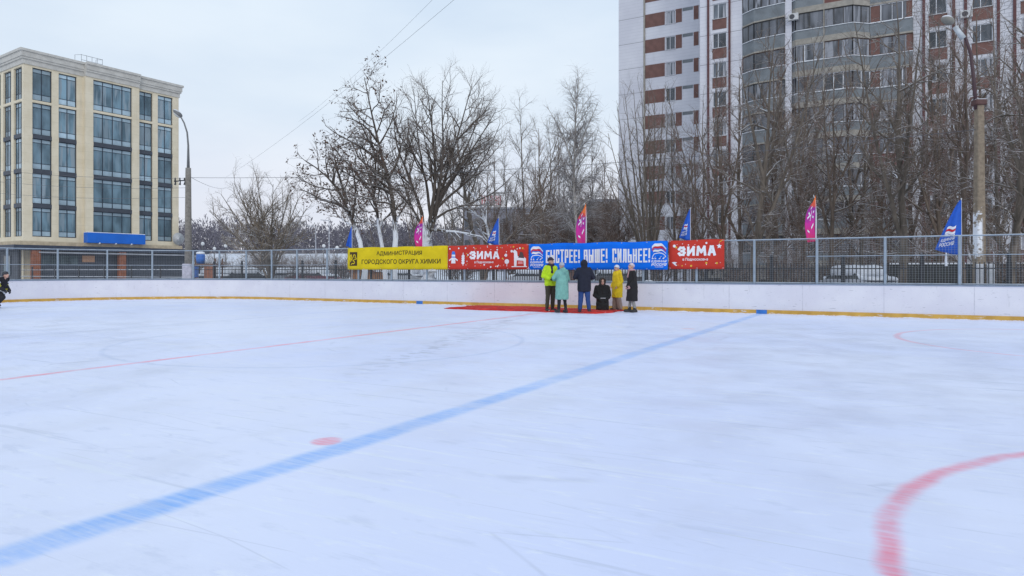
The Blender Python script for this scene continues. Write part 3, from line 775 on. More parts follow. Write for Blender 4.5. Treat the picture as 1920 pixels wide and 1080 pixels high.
def beanie(col, up=.03, name='knit_hat', pom=None):
    def f(E):
        H_, HM = E['H'], E['HM']
        ps = [ball(H_((0, -.016, .045)), (.088, .104, .092), HM)]
        # cut away the face: the brim is a thick roll above the brow
        n = 20; rr = [H_((.086*math.cos(2*math.pi*q/n), -.012+.103*math.sin(2*math.pi*q/n), .038+up*math.sin(2*math.pi*q/n))) for q in range(n)]
        for q in range(n): ps.append(capsule(rr[q], .013, rr[(q+1) % n], .013, 8))
        # keep only what lies above the brim
        def cut(o):
            bm = bmesh.new(); bm.from_mesh(o.data); k = E['k']
            pl = H_((0, 0, .022)); nn_ = HM @ Vector((0, -up/.1, 1)).normalized()
            bmesh.ops.bisect_plane(bm, geom=bm.verts[:]+bm.edges[:]+bm.faces[:], plane_co=pl*k, plane_no=nn_, clear_inner=True)
            es = [e for e in bm.edges if e.is_boundary]
            if es: bmesh.ops.holes_fill(bm, edges=es)
            bm.to_mesh(o.data); bm.free()
        fused(name, E['S'](ps), .009, cloth(name+'_'+E['root'].name, col), E['root'], 1, .003, (40, 40, 12), post=cut)
    return f
def hood(col, face=True, fur=None, name='hood'):
    def f(E):
        H_, HM = E['H'], E['HM']
        ps = [ball(H_((0, -.045, .015)), (.118, .115, .135), HM), capsule(H_((0, -.04, -.07)), .105, H_((0, -.05, -.13)), .12)]
        n = 18; rr = [H_((.093*math.cos(2*math.pi*q/n), .045, .012+.118*math.sin(2*math.pi*q/n))) for q in range(n)]
        for q in range(n): ps.append(capsule(rr[q], .024, rr[(q+1) % n], .024, 8))
        fused(name, E['S'](ps), .011, cloth(name+'_'+E['root'].name, col), E['root'], 2, .006)
        if fur:
            fp = [capsule(Vector(rr[q])+HM @ Vector((0, .012, 0)), .028, Vector(rr[(q+1) % n])+HM @ Vector((0, .012, 0)), .028, 8) for q in range(n)]
            fused('fur_trim', E['S'](fp), .009, cloth('fur_'+E['root'].name, fur), E['root'], 1, .014, (60, 60, 60))
    return f
def scarf(col):
    def f(E):
        n_ = Vector(E['J']['neck']); ps = []
        n = 16; rr = [n_+Vector((.085*math.cos(2*math.pi*q/n), .01+.085*math.sin(2*math.pi*q/n), .035+.012*math.sin(2*math.pi*q/n*3))) for q in range(n)]
        for q in range(n): ps.append(capsule(rr[q], .042, rr[(q+1) % n], .042, 8))
        ps.append(capsule(n_+Vector((.02, .10, .0)), .045, n_+Vector((.03, .13, -.20)), .05, 10, ((0, 1, 0), .5)))
        fused('scarf', E['S'](ps), .011, cloth('scarf_'+E['root'].name, col), E['root'], 2, .008)
    return f
def gloves(col, which=(0, 1), name='glove'):
    def f(E):
        J = E['J']; c = cloth('glove_'+E['root'].name, col)
        for s in which:
            wr, el = Vector(J['wrist'][s]), Vector(J['elbow'][s]); d = (wr-el).normalized(); sd_ = (1, -1)[s]
            pn = J.get('palm', ((-.6, .3, 0), (.6, .3, 0)))[s]; ps = []
            for v, fc in hand_parts(wr, d, pn, sd_, J.get('curl', .7)):
                ctr = sum((Vector(q) for q in v), Vector())/len(v); ps.append(([ctr+(Vector(q)-ctr)*1.28 for q in v], fc))
            ps.append(capsule(wr-d*.02, .042, wr+d*.03, .038))
            fused(name, E['S'](ps), .008, c, E['root'], 1)
    return f
def band(col, z, rx, ry, y, name='belt', h=.02):
    def f(E):
        m = MB(); o = oval((0, y, z-h), rx, ry, n=28, pw=.85); i = oval((0, y, z+h), rx, ry, n=28, pw=.85)
        o2 = oval((0, y, z-h), rx-.03, ry-.03, n=28, pw=.85); i2 = oval((0, y, z+h), rx-.03, ry-.03, n=28, pw=.85); n = 28
        m.v = [tuple(q*E['k']) for q in o+i+i2+o2]
        for a in range(4):
            for q in range(n): j = (q+1) % n; b = (a+1) % 4; m.f.append((a*n+q, a*n+j, b*n+j, b*n+q))
        m.m = [0]*len(m.f); m.build(name, cloth(name+'_'+E['root'].name, col), E['root'], True)
    return f
def standing(**k):
    J = dict(pelvis=(0, 0, .95), chest=(0, 0, 1.27), neck=(0, .01, 1.47), head=(0, .03, 1.625),
             shoulder=((.175, 0, 1.42), (-.175, 0, 1.42)), elbow=((.24, -.03, 1.14), (-.24, -.03, 1.14)), wrist=((.23, .10, .92), (-.23, .10, .92)),
             hip=((.09, 0, .92), (-.09, 0, .92)), knee=((.11, .02, .50), (-.11, .02, .50)), ankle=((.12, -.02, .09), (-.12, -.02, .09)))
    J.update(k); return J

# the man in neon: three-quarter towards the camera, hands pushed together at the waist
J = standing(elbow=((.27, -.04, 1.14), (-.27, -.05, 1.13)), wrist=((.13, .17, 1.06), (-.13, .18, 1.05)), knee=((.12, .03, .50), (-.10, .0, .50)), ankle=((.15, .03, .09), (-.11, -.05, .09)), palm=((-.3, -.8, .2), (.3, -.8, .2)))
person('person', 'person in neon yellow green jacket and dark hat with folded arms', -9.66, 20.38, 150, 1.80, J,
    [trousers((.055, .047, .030)), shoes((.035, .03, .025)),
     coat((.50, .72, .015), [(.83, .19, .135, 0), (.87, .205, .15, 0), (1.0, .20, .15, 0), (1.18, .205, .15, 0), (1.32, .215, .145, 0), (1.42, .185, .12, 0), (1.50, .10, .09, .0)], 'jacket'),
     beanie((.03, .022, .04), .03), scarf((.035, .025, .045)), gloves((.02, .02, .02), (0, 1))], head_yaw=30, head_pitch=-6)
# mint coat: seen from the back, turned towards the man
J = standing(elbow=((.27, .02, 1.15), (-.31, .07, 1.20)), wrist=((.20, .20, 1.12), (-.16, .25, 1.14)), ankle=((.14, -.02, .09), (-.12, .04, .09)), chest=(0, .01, 1.27))
person('person', 'person seen from behind in a long mint green coat and lilac knit hat', -9.02, 19.92, -28, 1.63, J,
    [trousers((.012, .013, .016), .085, .068, .058), shoes((.02, .02, .022), .18),
     coat((.19, .42, .36), [(.46, .225, .17, 0), (.50, .235, .185, 0), (.75, .235, .18, 0), (1.0, .225, .165, 0), (1.20, .215, .155, 0), (1.34, .21, .14, 0), (1.43, .175, .12, 0), (1.51, .10, .09, 0)], extra=lambda E: [capsule((0, -.10, 1.40), .10, (0, -.09, 1.49), .095)]),
     beanie((.40, .42, .48), .015)], head_yaw=-8)
# navy jacket: back view, both hands up in front holding a phone
J = standing(elbow=((.31, .0, 1.17), (-.31, .01, 1.17)), wrist=((.17, .22, 1.20), (-.15, .22, 1.19)), knee=((.12, .01, .50), (-.11, .03, .50)), ankle=((.16, -.02, .09), (-.14, .02, .09)), head=(0, .045, 1.615), palm=((-.8, 0, .1), (.8, 0, .1)))
person('person', 'person from behind in a hooded dark navy jacket and blue jeans', -8.38, 20.22, 6, 1.70, J,
    [trousers((.022, .06, .20), .105, .085, .068, 'jeans'), shoes((.025, .025, .035)),
     coat((.011, .013, .028), [(.70, .20, .145, 0), (.74, .215, .155, 0), (.95, .215, .16, 0), (1.15, .225, .16, 0), (1.32, .235, .15, 0), (1.43, .195, .13, 0), (1.52, .11, .10, 0)], 'jacket', (.09, .076, .062)),
     hood((.010, .011, .022), fur=(.018, .018, .02)), gloves((.015, .015, .018))])
ph = MB().cbox(-.038, .038, -.005, .005, -.075, .075, .004)
o = ph.build('phone', mat('phone_black', (.02, .02, .025), .2)); o.location = (-8.38-.479*.36, 20.22+.878*.36+.02, 1.25); o.rotation_euler = (R(-20), 0, TH)
tag(o, 'dark phone held up by the person in the navy jacket', 'phone')
# kneeling in a black parka, facing the camera
J = dict(pelvis=(0, -.12, .34), chest=(0, -.06, .66), neck=(0, -.01, .86), head=(0, .03, 1.00), shoulder=((.18, -.04, .80), (-.18, -.04, .80)), elbow=((.25, -.04, .54), (-.25, -.04, .54)),
         wrist=((.14, .14, .42), (-.14, .14, .42)), hip=((.09, -.08, .32), (-.09, -.08, .32)), knee=((.12, .22, .10), (-.12, .22, .10)), ankle=((.11, -.20, .10), (-.11, -.20, .10)), toe=((.0, -.12), (0, -.12)), palm=((-.4, .2, -.6), (.4, .2, -.6)))
person('person', 'person kneeling in a hooded black parka with a grey belt band', -8.22, 21.42, 178, 1.72, J,
    [trousers((.012, .012, .014)), shoes((.02, .02, .02)),
     coat((.010, .010, .011), [(.015, .205, .27, .02), (.05, .215, .285, .03), (.22, .215, .26, .02), (.42, .205, .19, -.02), (.58, .215, .165, -.05), (.72, .225, .155, -.06), (.82, .19, .13, -.04), (.92, .10, .10, -.01)], 'parka', (.088, .076, .06)),
     hood((.010, .010, .011), fur=(.05, .04, .035)), band((.30, .31, .33), .44, .212, .20, -.015), gloves((.012, .012, .012))], head_pitch=-6)
# yellow raincoat, looking left
J = standing(elbow=((.25, -.05, 1.14), (-.25, -.04, 1.13)), wrist=((.21, .10, .95), (-.20, .11, .94)), ankle=((.12, .04, .09), (-.11, -.04, .09)))
person('person', 'person in a bright yellow coat and white knit hat facing left', -7.86, 21.9, 245, 1.55, J,
    [trousers((.30, .22, .18), .115, .105, .10, 'wide_trousers', .01), shoes((.03, .025, .025)),
     coat((.76, .53, .012), [(.50, .215, .175, 0), (.54, .225, .185, 0), (.80, .225, .175, 0), (1.05, .215, .165, 0), (1.25, .215, .155, 0), (1.38, .205, .14, 0), (1.45, .17, .115, 0), (1.52, .10, .09, 0)], extra=lambda E: [capsule((0, -.10, 1.43), .095, (0, -.085, 1.50), .09)]),
     beanie((.66, .67, .72), .02)], head_yaw=8)
# long black coat, face raised to the left
J = standing(elbow=((.25, -.05, 1.14), (-.26, -.02, 1.14)), wrist=((.21, .09, .93), (-.21, .12, .94)), ankle=((.10, .07, .09), (-.11, -.07, .09)), head=(0, .035, 1.63))
person('person', 'person in a long black coat with pink scarf and pale pink hat', -7.12, 21.25, 262, 1.60, J,
    [trousers((.28, .27, .25), .075, .062, .052, 'leggings'), shoes((.018, .017, .018), .02, 'shoe', 1.15),
     coat((.014, .013, .014), [(.40, .215, .19, 0), (.44, .225, .20, 0), (.70, .225, .185, 0), (1.0, .215, .165, 0), (1.22, .215, .155, 0), (1.36, .205, .14, 0), (1.44, .17, .115, 0), (1.50, .10, .09, 0)]),
     beanie((.62, .52, .54), .02), scarf((.56, .33, .34)), gloves((.60, .34, .34))], head_yaw=10, head_pitch=18)
# hockey skater leaning into the stride
J = dict(pelvis=(0, .0, .64), chest=(0, .10, .92), neck=(0, .17, 1.08), head=(0, .26, 1.19), shoulder=((.20, .13, 1.05), (-.20, .12, 1.05)), elbow=((.30, .20, .82), (-.30, .0, .82)), wrist=((.20, .34, .66), (-.14, .28, .62)),
         hip=((.10, .0, .60), (-.10, .0, .60)), knee=((.12, .24, .40), (-.14, -.04, .34)), ankle=((.13, .0, .16), (-.22, -.42, .20)), lift=.0, palm=((-.5, -.3, -.4), (.5, -.3, -.4)), curl=1.0)
def skates(E):
    J = E['J']; st = mat('skate_blade_steel', (.55, .56, .58), .25, metal=.9)
    for s in (0, 1):
        an = Vector(J['ankle'][s]); m = MB().cbox(an.x-.004, an.x+.004, an.y-.13, an.y+.20, an.z-.155, an.z-.115, .003)
        m.box(an.x-.012, an.x+.012, an.y-.10, an.y-.05, an.z-.12, an.z-.08); m.box(an.x-.012, an.x+.012, an.y+.09, an.y+.14, an.z-.12, an.z-.08)
        m.v = [tuple(Vector(q)*E['k']) for q in m.v]; m.build('skate_blade', st, E['root'])
def jersey_paint(E):
    pass
J['toe'] = ((.02, .15), (-.02, .15))
ang = R(96)
def skater():
    def jersey(E):
        J = E['J']; ps = [loft([oval((0, .0, .50), .225, .19), oval((0, .0, .58), .225, .20), oval((0, .05, .78), .225, .18), oval((0, .10, .93), .24, .16), oval((0, .13, 1.06), .20, .12), oval((0, .17, 1.13), .11, .09)])]
        for s in (0, 1):
            sh, el, wr = (Vector(J[q][s]) for q in ('shoulder', 'elbow', 'wrist')); ps += [capsule(sh, .10, el, .085), capsule(el, .085, wr, .062)]
        k = E['k']; h = Vector(J['pelvis'])
        def paint(c):
            q = c/k
            if (q-Vector(J['elbow'][0])).length < .12 or (q-Vector(J['elbow'][1])).length < .12: return 2
            if q.z < .64 and abs(q.x) < .24 and q.y < .22: return 1
            if q.z < .70 and abs(q.x) < .24 and q.y < .24: return 2
            if 1.04 < q.z and abs(q.x) < .24 and q.y < .16: return 1
            if abs(q.x) > .17 and .90 < q.z < .96: return 1
            return 0
        fused('jersey', E['S'](ps), .011, [cloth('jersey_black', (.014, .013, .018)), cloth('jersey_white', (.66, .66, .70)), cloth('jersey_yellow', (.45, .42, .03))], E['root'], 2, .012, paint=paint)
    def helmet(E):
        H_, HM = E['H'], E['HM']
        fused('helmet', E['S']([ball(H_((0, -.02, .06)), (.098, .118, .085), HM), capsule(H_((.08, -.03, .0)), .03, H_((.085, -.03, .05)), .035), capsule(H_((-.08, -.03, .0)), .03, H_((-.085, -.03, .05)), .035)]), .01, mat('helmet_shell', (.02, .022, .03), .3), E['root'], 2)
    p = person('person', 'hockey skater in a black jersey with white and yellow trim leaning forward', -28.28, 12.66, 92, 1.78, J,
        [trousers((.016, .015, .02), .13, .10, .085, 'hockey_pants'), shoes((.02, .02, .022), .06, 'skate_boot', 1.1), skates, jersey, helmet, gloves((.05, .05, .06))], head_pitch=8, group='hockey skaters')
    p.location = (-28.28, 12.66, 0.0)
skater()
finish_fused()

# ------------------------------------------------------------------ buildings
class Face:
    """work on a wall: a along it, z up, d outwards"""
    def __init__(s, P): s.P = P
    def box(s, m, a0, a1, z0, z1, d0, d1, mi=0):
        P = s.P
        return m.add([P(a0,z0,d0),P(a1,z0,d0),P(a1,z0,d1),P(a0,z0,d1),P(a0,z1,d0),P(a1,z1,d0),P(a1,z1,d1),P(a0,z1,d1)],
              [(0,3,2,1),(4,5,6,7),(0,1,5,4),(1,2,6,5),(2,3,7,6),(3,0,4,7)], mi)
    def holes(s, m, a0, a1, z0, z1, holes, depth=.2, mi=0, d=0.0):
        xs = sorted({a0, a1, *[h[0] for h in holes], *[h[1] for h in holes]}); zs = sorted({z0, z1, *[h[2] for h in holes], *[h[3] for h in holes]})
        P = s.P
        for i in range(len(xs)-1):
            for j in range(len(zs)-1):
                c = ((xs[i]+xs[i+1])/2, (zs[j]+zs[j+1])/2)
                if any(h[0] < c[0] < h[1] and h[2] < c[1] < h[3] for h in holes): continue
                m.add([P(xs[i],zs[j],d),P(xs[i+1],zs[j],d),P(xs[i+1],zs[j+1],d),P(xs[i],zs[j+1],d)], [(0,1,2,3)], mi)
        for h in holes:
            q = [(h[0],h[2]),(h[1],h[2]),(h[1],h[3]),(h[0],h[3])]
            for k in range(4):
                p, r = q[k], q[(k+1) % 4]; m.add([P(*p,d),P(*r,d),P(*r,d-depth),P(*p,d-depth)], [(0,1,2,3)], mi)
    def window(s, parent, name, a0, a1, z0, z1, d, fm, gm, vs=(.5,), hs=(), fw=.07, pale=None, trans=None):
        """frame as a part, its pane as a sub-part"""
        m = MB(); b = s.box; t = .06
        b(m, a0, a0+fw, z0, z1, d, d+t); b(m, a1-fw, a1, z0, z1, d, d+t); b(m, a0+fw, a1-fw, z0, z0+fw, d, d+t); b(m, a0+fw, a1-fw, z1-fw, z1, d, d+t)
        W = a1-a0
        for v in vs: b(m, a0+W*v-fw*.4, a0+W*v+fw*.4, z0+fw, z1-fw, d+.003, d+t-.004)
        for h in hs: zz = z0+(z1-z0)*h; b(m, a0+fw, a1-fw, zz-fw*.28, zz+fw*.28, d+.006, d+t-.008)
        f = ch(m, name, fm, parent)
        if parent.rotation_euler.z or trans: f.location = (0, 0, 0)
        g = MB(); e = d+.02
        cuts = [0]+list(pale)+[1] if pale else [0, 1]
        for k in range(len(cuts)-1):
            zz0, zz1 = z0+(z1-z0)*cuts[k], z0+(z1-z0)*cuts[k+1]
            g.add([s.P(a0+.01, zz0, e), s.P(a1-.01, zz0, e), s.P(a1-.01, zz1, e), s.P(a0+.01, zz1, e)], [(0,1,2,3)], 1 if pale and k in (0, len(cuts)-2) else 0)
        o = g.build('pane', gm if isinstance(gm, list) else [gm], f)
        return f

def glass(name, col, amt=.5, curtain=None, rough=.06):
    t = NT(name); P_ = t.xyz()
    mp_ = t.mapping((1.1, 1.1, .45)); n = t.rng(t.noise(.9, 2, .5, mp_), .3, .7)
    k = t.math('MULTIPLY_ADD', t.rand(), .7, .65)
    c = t.mix(n, tuple(q*(1-amt) for q in col), tuple(q*(1+amt) for q in col))
    v = t.n('ShaderNodeVectorMath', operation='SCALE'); t.l(c, v.inputs[0]); t.l(k, v.inputs['Scale']); c = v.outputs[0]
    if curtain:
        f = t.math('MULTIPLY', t.rng(t.noise(2.0, 2, .5, t.mapping((1.5, 1.5, .12))), .50, .58), t.rng(t.rand(), .3, .7)); c = t.mix(t.math('MULTIPLY', f, .85), c, curtain)
    return t.done(c, rough, t.noise(.9, 2), .04, .05, spec=.6)

def left_building():
    rz = math.radians(-4.97)
    root = empty('office_building', (-76.92, 36.65, 0), rz, 'six storey beige office block with large dark windows and a blue sign box', 'building')
    stone = NT('beige_stone'); p = stone.xyz(); 
    j = stone.math('LESS_THAN', stone.math('FRACT', stone.math('MULTIPLY', p[2], 1/.9)), .022)
    c = stone.mix(stone.rng(stone.noise(.7, 5, .6), .3, .7), (.66, .575, .42), (.74, .655, .50))
    c = stone.mix(stone.math('MULTIPLY', stone.rng(stone.noise(1.2, 4, .6, stone.mapping((1, 1, .12))), .55, .75), .25), c, (.40, .35, .27))
    stone = stone.done(stone.mix(stone.math('MULTIPLY', j, .35), c, (.30, .27, .2)), .8, stone.noise(30, 3), .2)
    corn = mat('grey_cornice_stone', (.52, .50, .46), .75, .1, 1.5, .2, 20)
    navy = mat('window_frame_navy', (.022, .032, .05), .4)
    gl = glass('office_glass', (.145, .225, .275), .36, (.30, .36, .40))
    pale = glass('office_glass_frosted', (.36, .47, .54), .12)
    dark = mat('dark_grey_cladding', (.055, .064, .082), .55, .12, 1.2, .1)
    brown = mat('rust_brown_column', (.24, .075, .03), .6, .2, 2)
    front = Face(lambda a, z, d: (d, a, z)); side = Face(lambda a, z, d: (-a, -d, z))
    def add(m, name, mats, par=root): return m.build(name, mats, par)
    rows = [(19.08, 22.42), (15.52, 18.82), (11.92, 15.15), (8.35, 11.55), (4.95, 7.98)]
    cols = [(.8, 2.6, (.5,), 0), (3.24, 5.0, (.5,), 0), (6.45, 10.62, (.25, .5, .75), .5), (11.55, 13.24, (.5,), 0), (13.88, 15.69, (.5,), 0)]
    TOP = 22.62; L = 16.46; SL = 30.0
    w_ = MB()
    H0 = [(c[0], c[1], r[0], r[1]) for c in cols[:2] for r in rows]; H1 = [(cols[2][0], cols[2][1], r[0], r[1]) for r in rows]; H2 = [(c[0], c[1], r[0], r[1]) for c in cols[3:] for r in rows]
    front.holes(w_, 0, 5.64, 4.05, TOP, H0, .28); front.holes(w_, 5.64, 11.44, 4.05, TOP, H1, .28, 0, .5); front.holes(w_, 11.44, L, 4.05, TOP, H2, .28)
    for a in (5.64, 11.44): w_.add([(0, a, 4.05), (.5, a, 4.05), (.5, a, TOP), (0, a, TOP)], [(0, 1, 2, 3)])
    scols = [(.40+2.62*k, 2.36+2.62*k) for k in range(11)]
    HS = [(c[0], c[1], r[0], r[1]) for c in scols for r in rows]
    side.holes(w_, 0, SL, 0, TOP, HS, .28)
    # back, far end and floor of the volume
    w_.add([(0, L, 0), (-SL, L, 0), (-SL, L, TOP), (0, L, TOP)], [(0, 1, 2, 3)]); w_.add([(-SL, 0, 0), (-SL, L, 0), (-SL, L, TOP), (-SL, 0, TOP)], [(0, 1, 2, 3)])
    w_.add([(-.3, 0, 0), (-.3, L, 0), (-.3, L, 4.05), (-.3, 0, 4.05)], [(0, 1, 2, 3)])
    add(w_, 'wall', stone)
    cm = MB()
    def ringbox(o, z0, z1):
        poly = [(-SL, -o), (o, -o), (o, 5.64-o*.0), (.5+o, 5.64-.0), (.5+o, 11.44), (o, 11.44), (o, L+o), (-SL, L+o)]
        cm.zprism(poly, z0, z1)
    ringbox(.10, TOP, TOP+.5); ringbox(.22, TOP+.5, TOP+.72); ringbox(.30, TOP+.72, TOP+1.25); ringbox(.42, TOP+1.25, TOP+1.5)
    add(cm, 'cornice', corn)
    # dark spandrels between the window rows
    for (a0, a1, v, d) in cols:
        for k in (1, 2, 3): sp = MB(); front.box(sp, a0+.02, a1-.02, rows[k+1][1]-.02, rows[k][0]+.02, d-.2, d+.012); add(sp, 'spandrel_panel', dark)
    for (a0, a1) in scols:
        for k in (1, 2, 3): sp = MB(); side.box(sp, a0+.02, a1-.02, rows[k+1][1]-.02, rows[k][0]+.02, -.2, .012); add(sp, 'spandrel_panel', dark)
    for (a0, a1, v, d) in cols:
        for (z0, z1) in rows: front.window(root, 'window', a0, a1, z0, z1, d-.24, navy, [gl, pale], v, (.2, .86), .085, (.2, .86), True)
    for (a0, a1) in scols[:7]:
        for (z0, z1) in rows: side.window(root, 'window', a0, a1, z0, z1, -.24, navy, [gl, pale], (.36, .68), (.2, .86), .08, (.2, .86), True)
    for (a0, a1) in scols[7:]:
        for (z0, z1) in rows: side.window(root, 'window', a0, a1, z0, z1, -.24, navy, [gl, pale], (.5,), (), .08, (.2, .86), True)
    led = MB(); led.box(-SL, .45, -.45, 0, 4.05, 4.45); led.box(0, .45, 0, L+.2, 4.05, 4.45); led.box(.45, .95, 5.3, 11.8, 4.06, 4.42)
    add(led, 'ledge', mat('ledge_stone_snowy', (.46, .38, .27), .8, .15, 2, snow=.7))
    fa = MB(); fa.box(.45, 1.5, -1.4, 19.6, 3.5, 4.02); fa.box(-SL, .45, -1.4, -.45, 3.5, 4.02); fa.box(-6, .45, L+.2, 19.6, 3.5, 4.02)
    add(fa, 'fascia', mat('fascia_dark', (.04, .05, .075), .5, .15, 2, snow=.7))
    aw = MB(); aw.box(.5, 1.62, .8, 18.6, 3.22, 3.36); add(aw, 'canopy', mat('canopy_snowy', (.30, .31, .34), .6, .15, 2, snow=.2))
    gw = MB(); front.box(gw, 0.9, 19.0, -.1, 3.5, -.1, .38)
    for k in range(9): front.box(gw, .95, 18.95, .35*k+.02, .35*k+.035, .38, .392, 0)
    add(gw, 'ground_floor_wall', dark)
    gb = MB(); front.box(gb, 1.3, 5.2, 1.95, 3.1, .382, .40)
    wf = front.window(root, 'shop_window', 1.4, 5.0, 2.0, 3.08, .40, navy, [glass('shop_glass', (.10, .13, .14), .4)], (.25, .5, .75), (), .06, None, True)
    sg = MB(); side.box(sg, .5, SL, -.1, 3.5, .012, .30)
    for k in range(9): side.box(sg, .55, SL-.1, .35*k+.02, .35*k+.035, .30, .312)
    add(sg, 'ground_floor_wall', dark)
    for a_ in (2.2, 5.0, 8.0): side.window(root, 'shop_window', a_, a_+1.9, .9, 3.0, .31, navy, glass('shop_glass_side', (.10, .13, .14), .4), (.5,), (), .06, None, True)
    bx = MB(); front.box(bx, 5.35, 6.6, 2.35, 3.05, .382, .5); add(bx, 'wall_box', mat('box_orange_beige', (.45, .25, .15), .7))
    for a0, a1 in ((.24, 1.0), (8.74, 9.5)):
        m = MB(); m.cbox(.95, 1.45, a0, a1, -.1, 3.5, .03); add(m, 'column', brown)
    so_ = MB(); side.box(so_, 0, SL, 4.05, 4.06, 0, .02); 
    rr = MB()
    for k in range(5): rr.tube([(-1.0, 5.9+.55*k, TOP+1.5), (-1.0, 5.9+.55*k, TOP+2.7)], .025, 5)
    for z in (2.1, 2.65): rr.tube([(-1.0, 5.9, TOP+z), (-1.0, 8.1, TOP+z)], .025, 5)
    for k in (0, 4): rr.tube([(-2.5, 5.9+.55*k, TOP+1.5), (-2.5, 5.9+.55*k, TOP+2.9), (-1.0, 5.9+.55*k, TOP+2.65)], .025, 5)
    add(rr, 'roof_railing', mat('roof_steel', (.35, .36, .38), .5))
    mm = Matrix.Translation(root.location) @ Matrix.Rotation(rz, 4, 'Z')
    def mounted(name, loc, label, cat): 
        e = empty(name, mm @ Vector(loc), rz, label, cat); return e
    e = mounted('sign_box', (.5, 8.55, 4.42), 'blank blue sign box with snow on top above the office entrance', 'sign')
    m = MB(); m.cbox(.02, .95, -3.1, 3.1, .02, 1.12, .02); m.build('casing', mat('sign_blue', (.008, .13, .55), .45, .08, .8), e)
    m = MB(); m.cbox(.03, .93, -3.08, 3.08, 1.12, 1.2, .03); m.build('snow_cap', M['snow'], e)
    for a in (-2.0, -.3, 1.4):
        m = MB(); m.tube([(.98, a, -.10), (1.2, a, -.02)], .03, 6); m.sphere((1.22, a, -.02), .08, 8, 6); m.build('spotlight', mat('spot_white', (.75, .75, .75), .4), e)
    e = mounted('air_conditioner', (.40, 18.1, 2.25), 'white air conditioner box high on the dark ground floor wall', 'air conditioner')
    m = MB(); m.cbox(0, .45, -.62, .62, 0, 1.05, .03); m.build('casing', mat('ac_white', (.6, .6, .58), .5, .1, 3, snow=.6), e)
    m = MB(); m.tube([(.45, .1, .5), (.47, .1, .5)], .38, 16); m.tube([(.47, .1, .5), (.48, .1, .5)], .1, 10); m.build('fan_grille', mat('ac_grille', (.28, .29, .3), .5), e)
    e = mounted('satellite_dish', (.3, 16.1, 4.7), 'white round satellite dish at the right edge of the office block', 'dish')
    m = MB()
    rs = [[Vector((.25-.12*(1-(r/.75)**2)+.3*0, 0+r*math.cos(2*math.pi*k/20), .6+r*math.sin(2*math.pi*k/20))) for k in range(20)] for r in (.02, .25, .5, .75)]
    m.rings(rs); m.build('reflector', mat('dish_white', (.6, .6, .6), .5), e, True); MB().tube([(-.25, 0, 0), (.1, 0, .1), (.14, 0, .6)], .03, 6).build('arm', M['lamp_metal'], e)
left_building()

def facade_white(name, line):
    t = NT(name); p = t.xyz()
    j = t.math('LESS_THAN', t.math('FRACT', t.math('MULTIPLY', p[2], 1/line)), .10)
    J = t.math('LESS_THAN', t.math('FRACT', t.math('MULTIPLY', t.math('ADD', p[2], 1.2), 1/2.8)), .022)
    c = t.mix(t.rng(t.noise(.3, 5, .6), .3, .7), (.60, .60, .655), (.70, .70, .745))
    c = t.mix(t.math('MULTIPLY', t.rng(t.noise(.9, 5, .65, t.mapping((1, 1, .15))), .55, .75), .3), c, (.42, .42, .46))
    c = t.mix(t.math('MULTIPLY', j, .28), c, (.36, .37, .42)); c = t.mix(t.math('MULTIPLY', J, .75), c, (.20, .20, .22))
    return t.done(c, .8, t.noise(20, 3), .15)

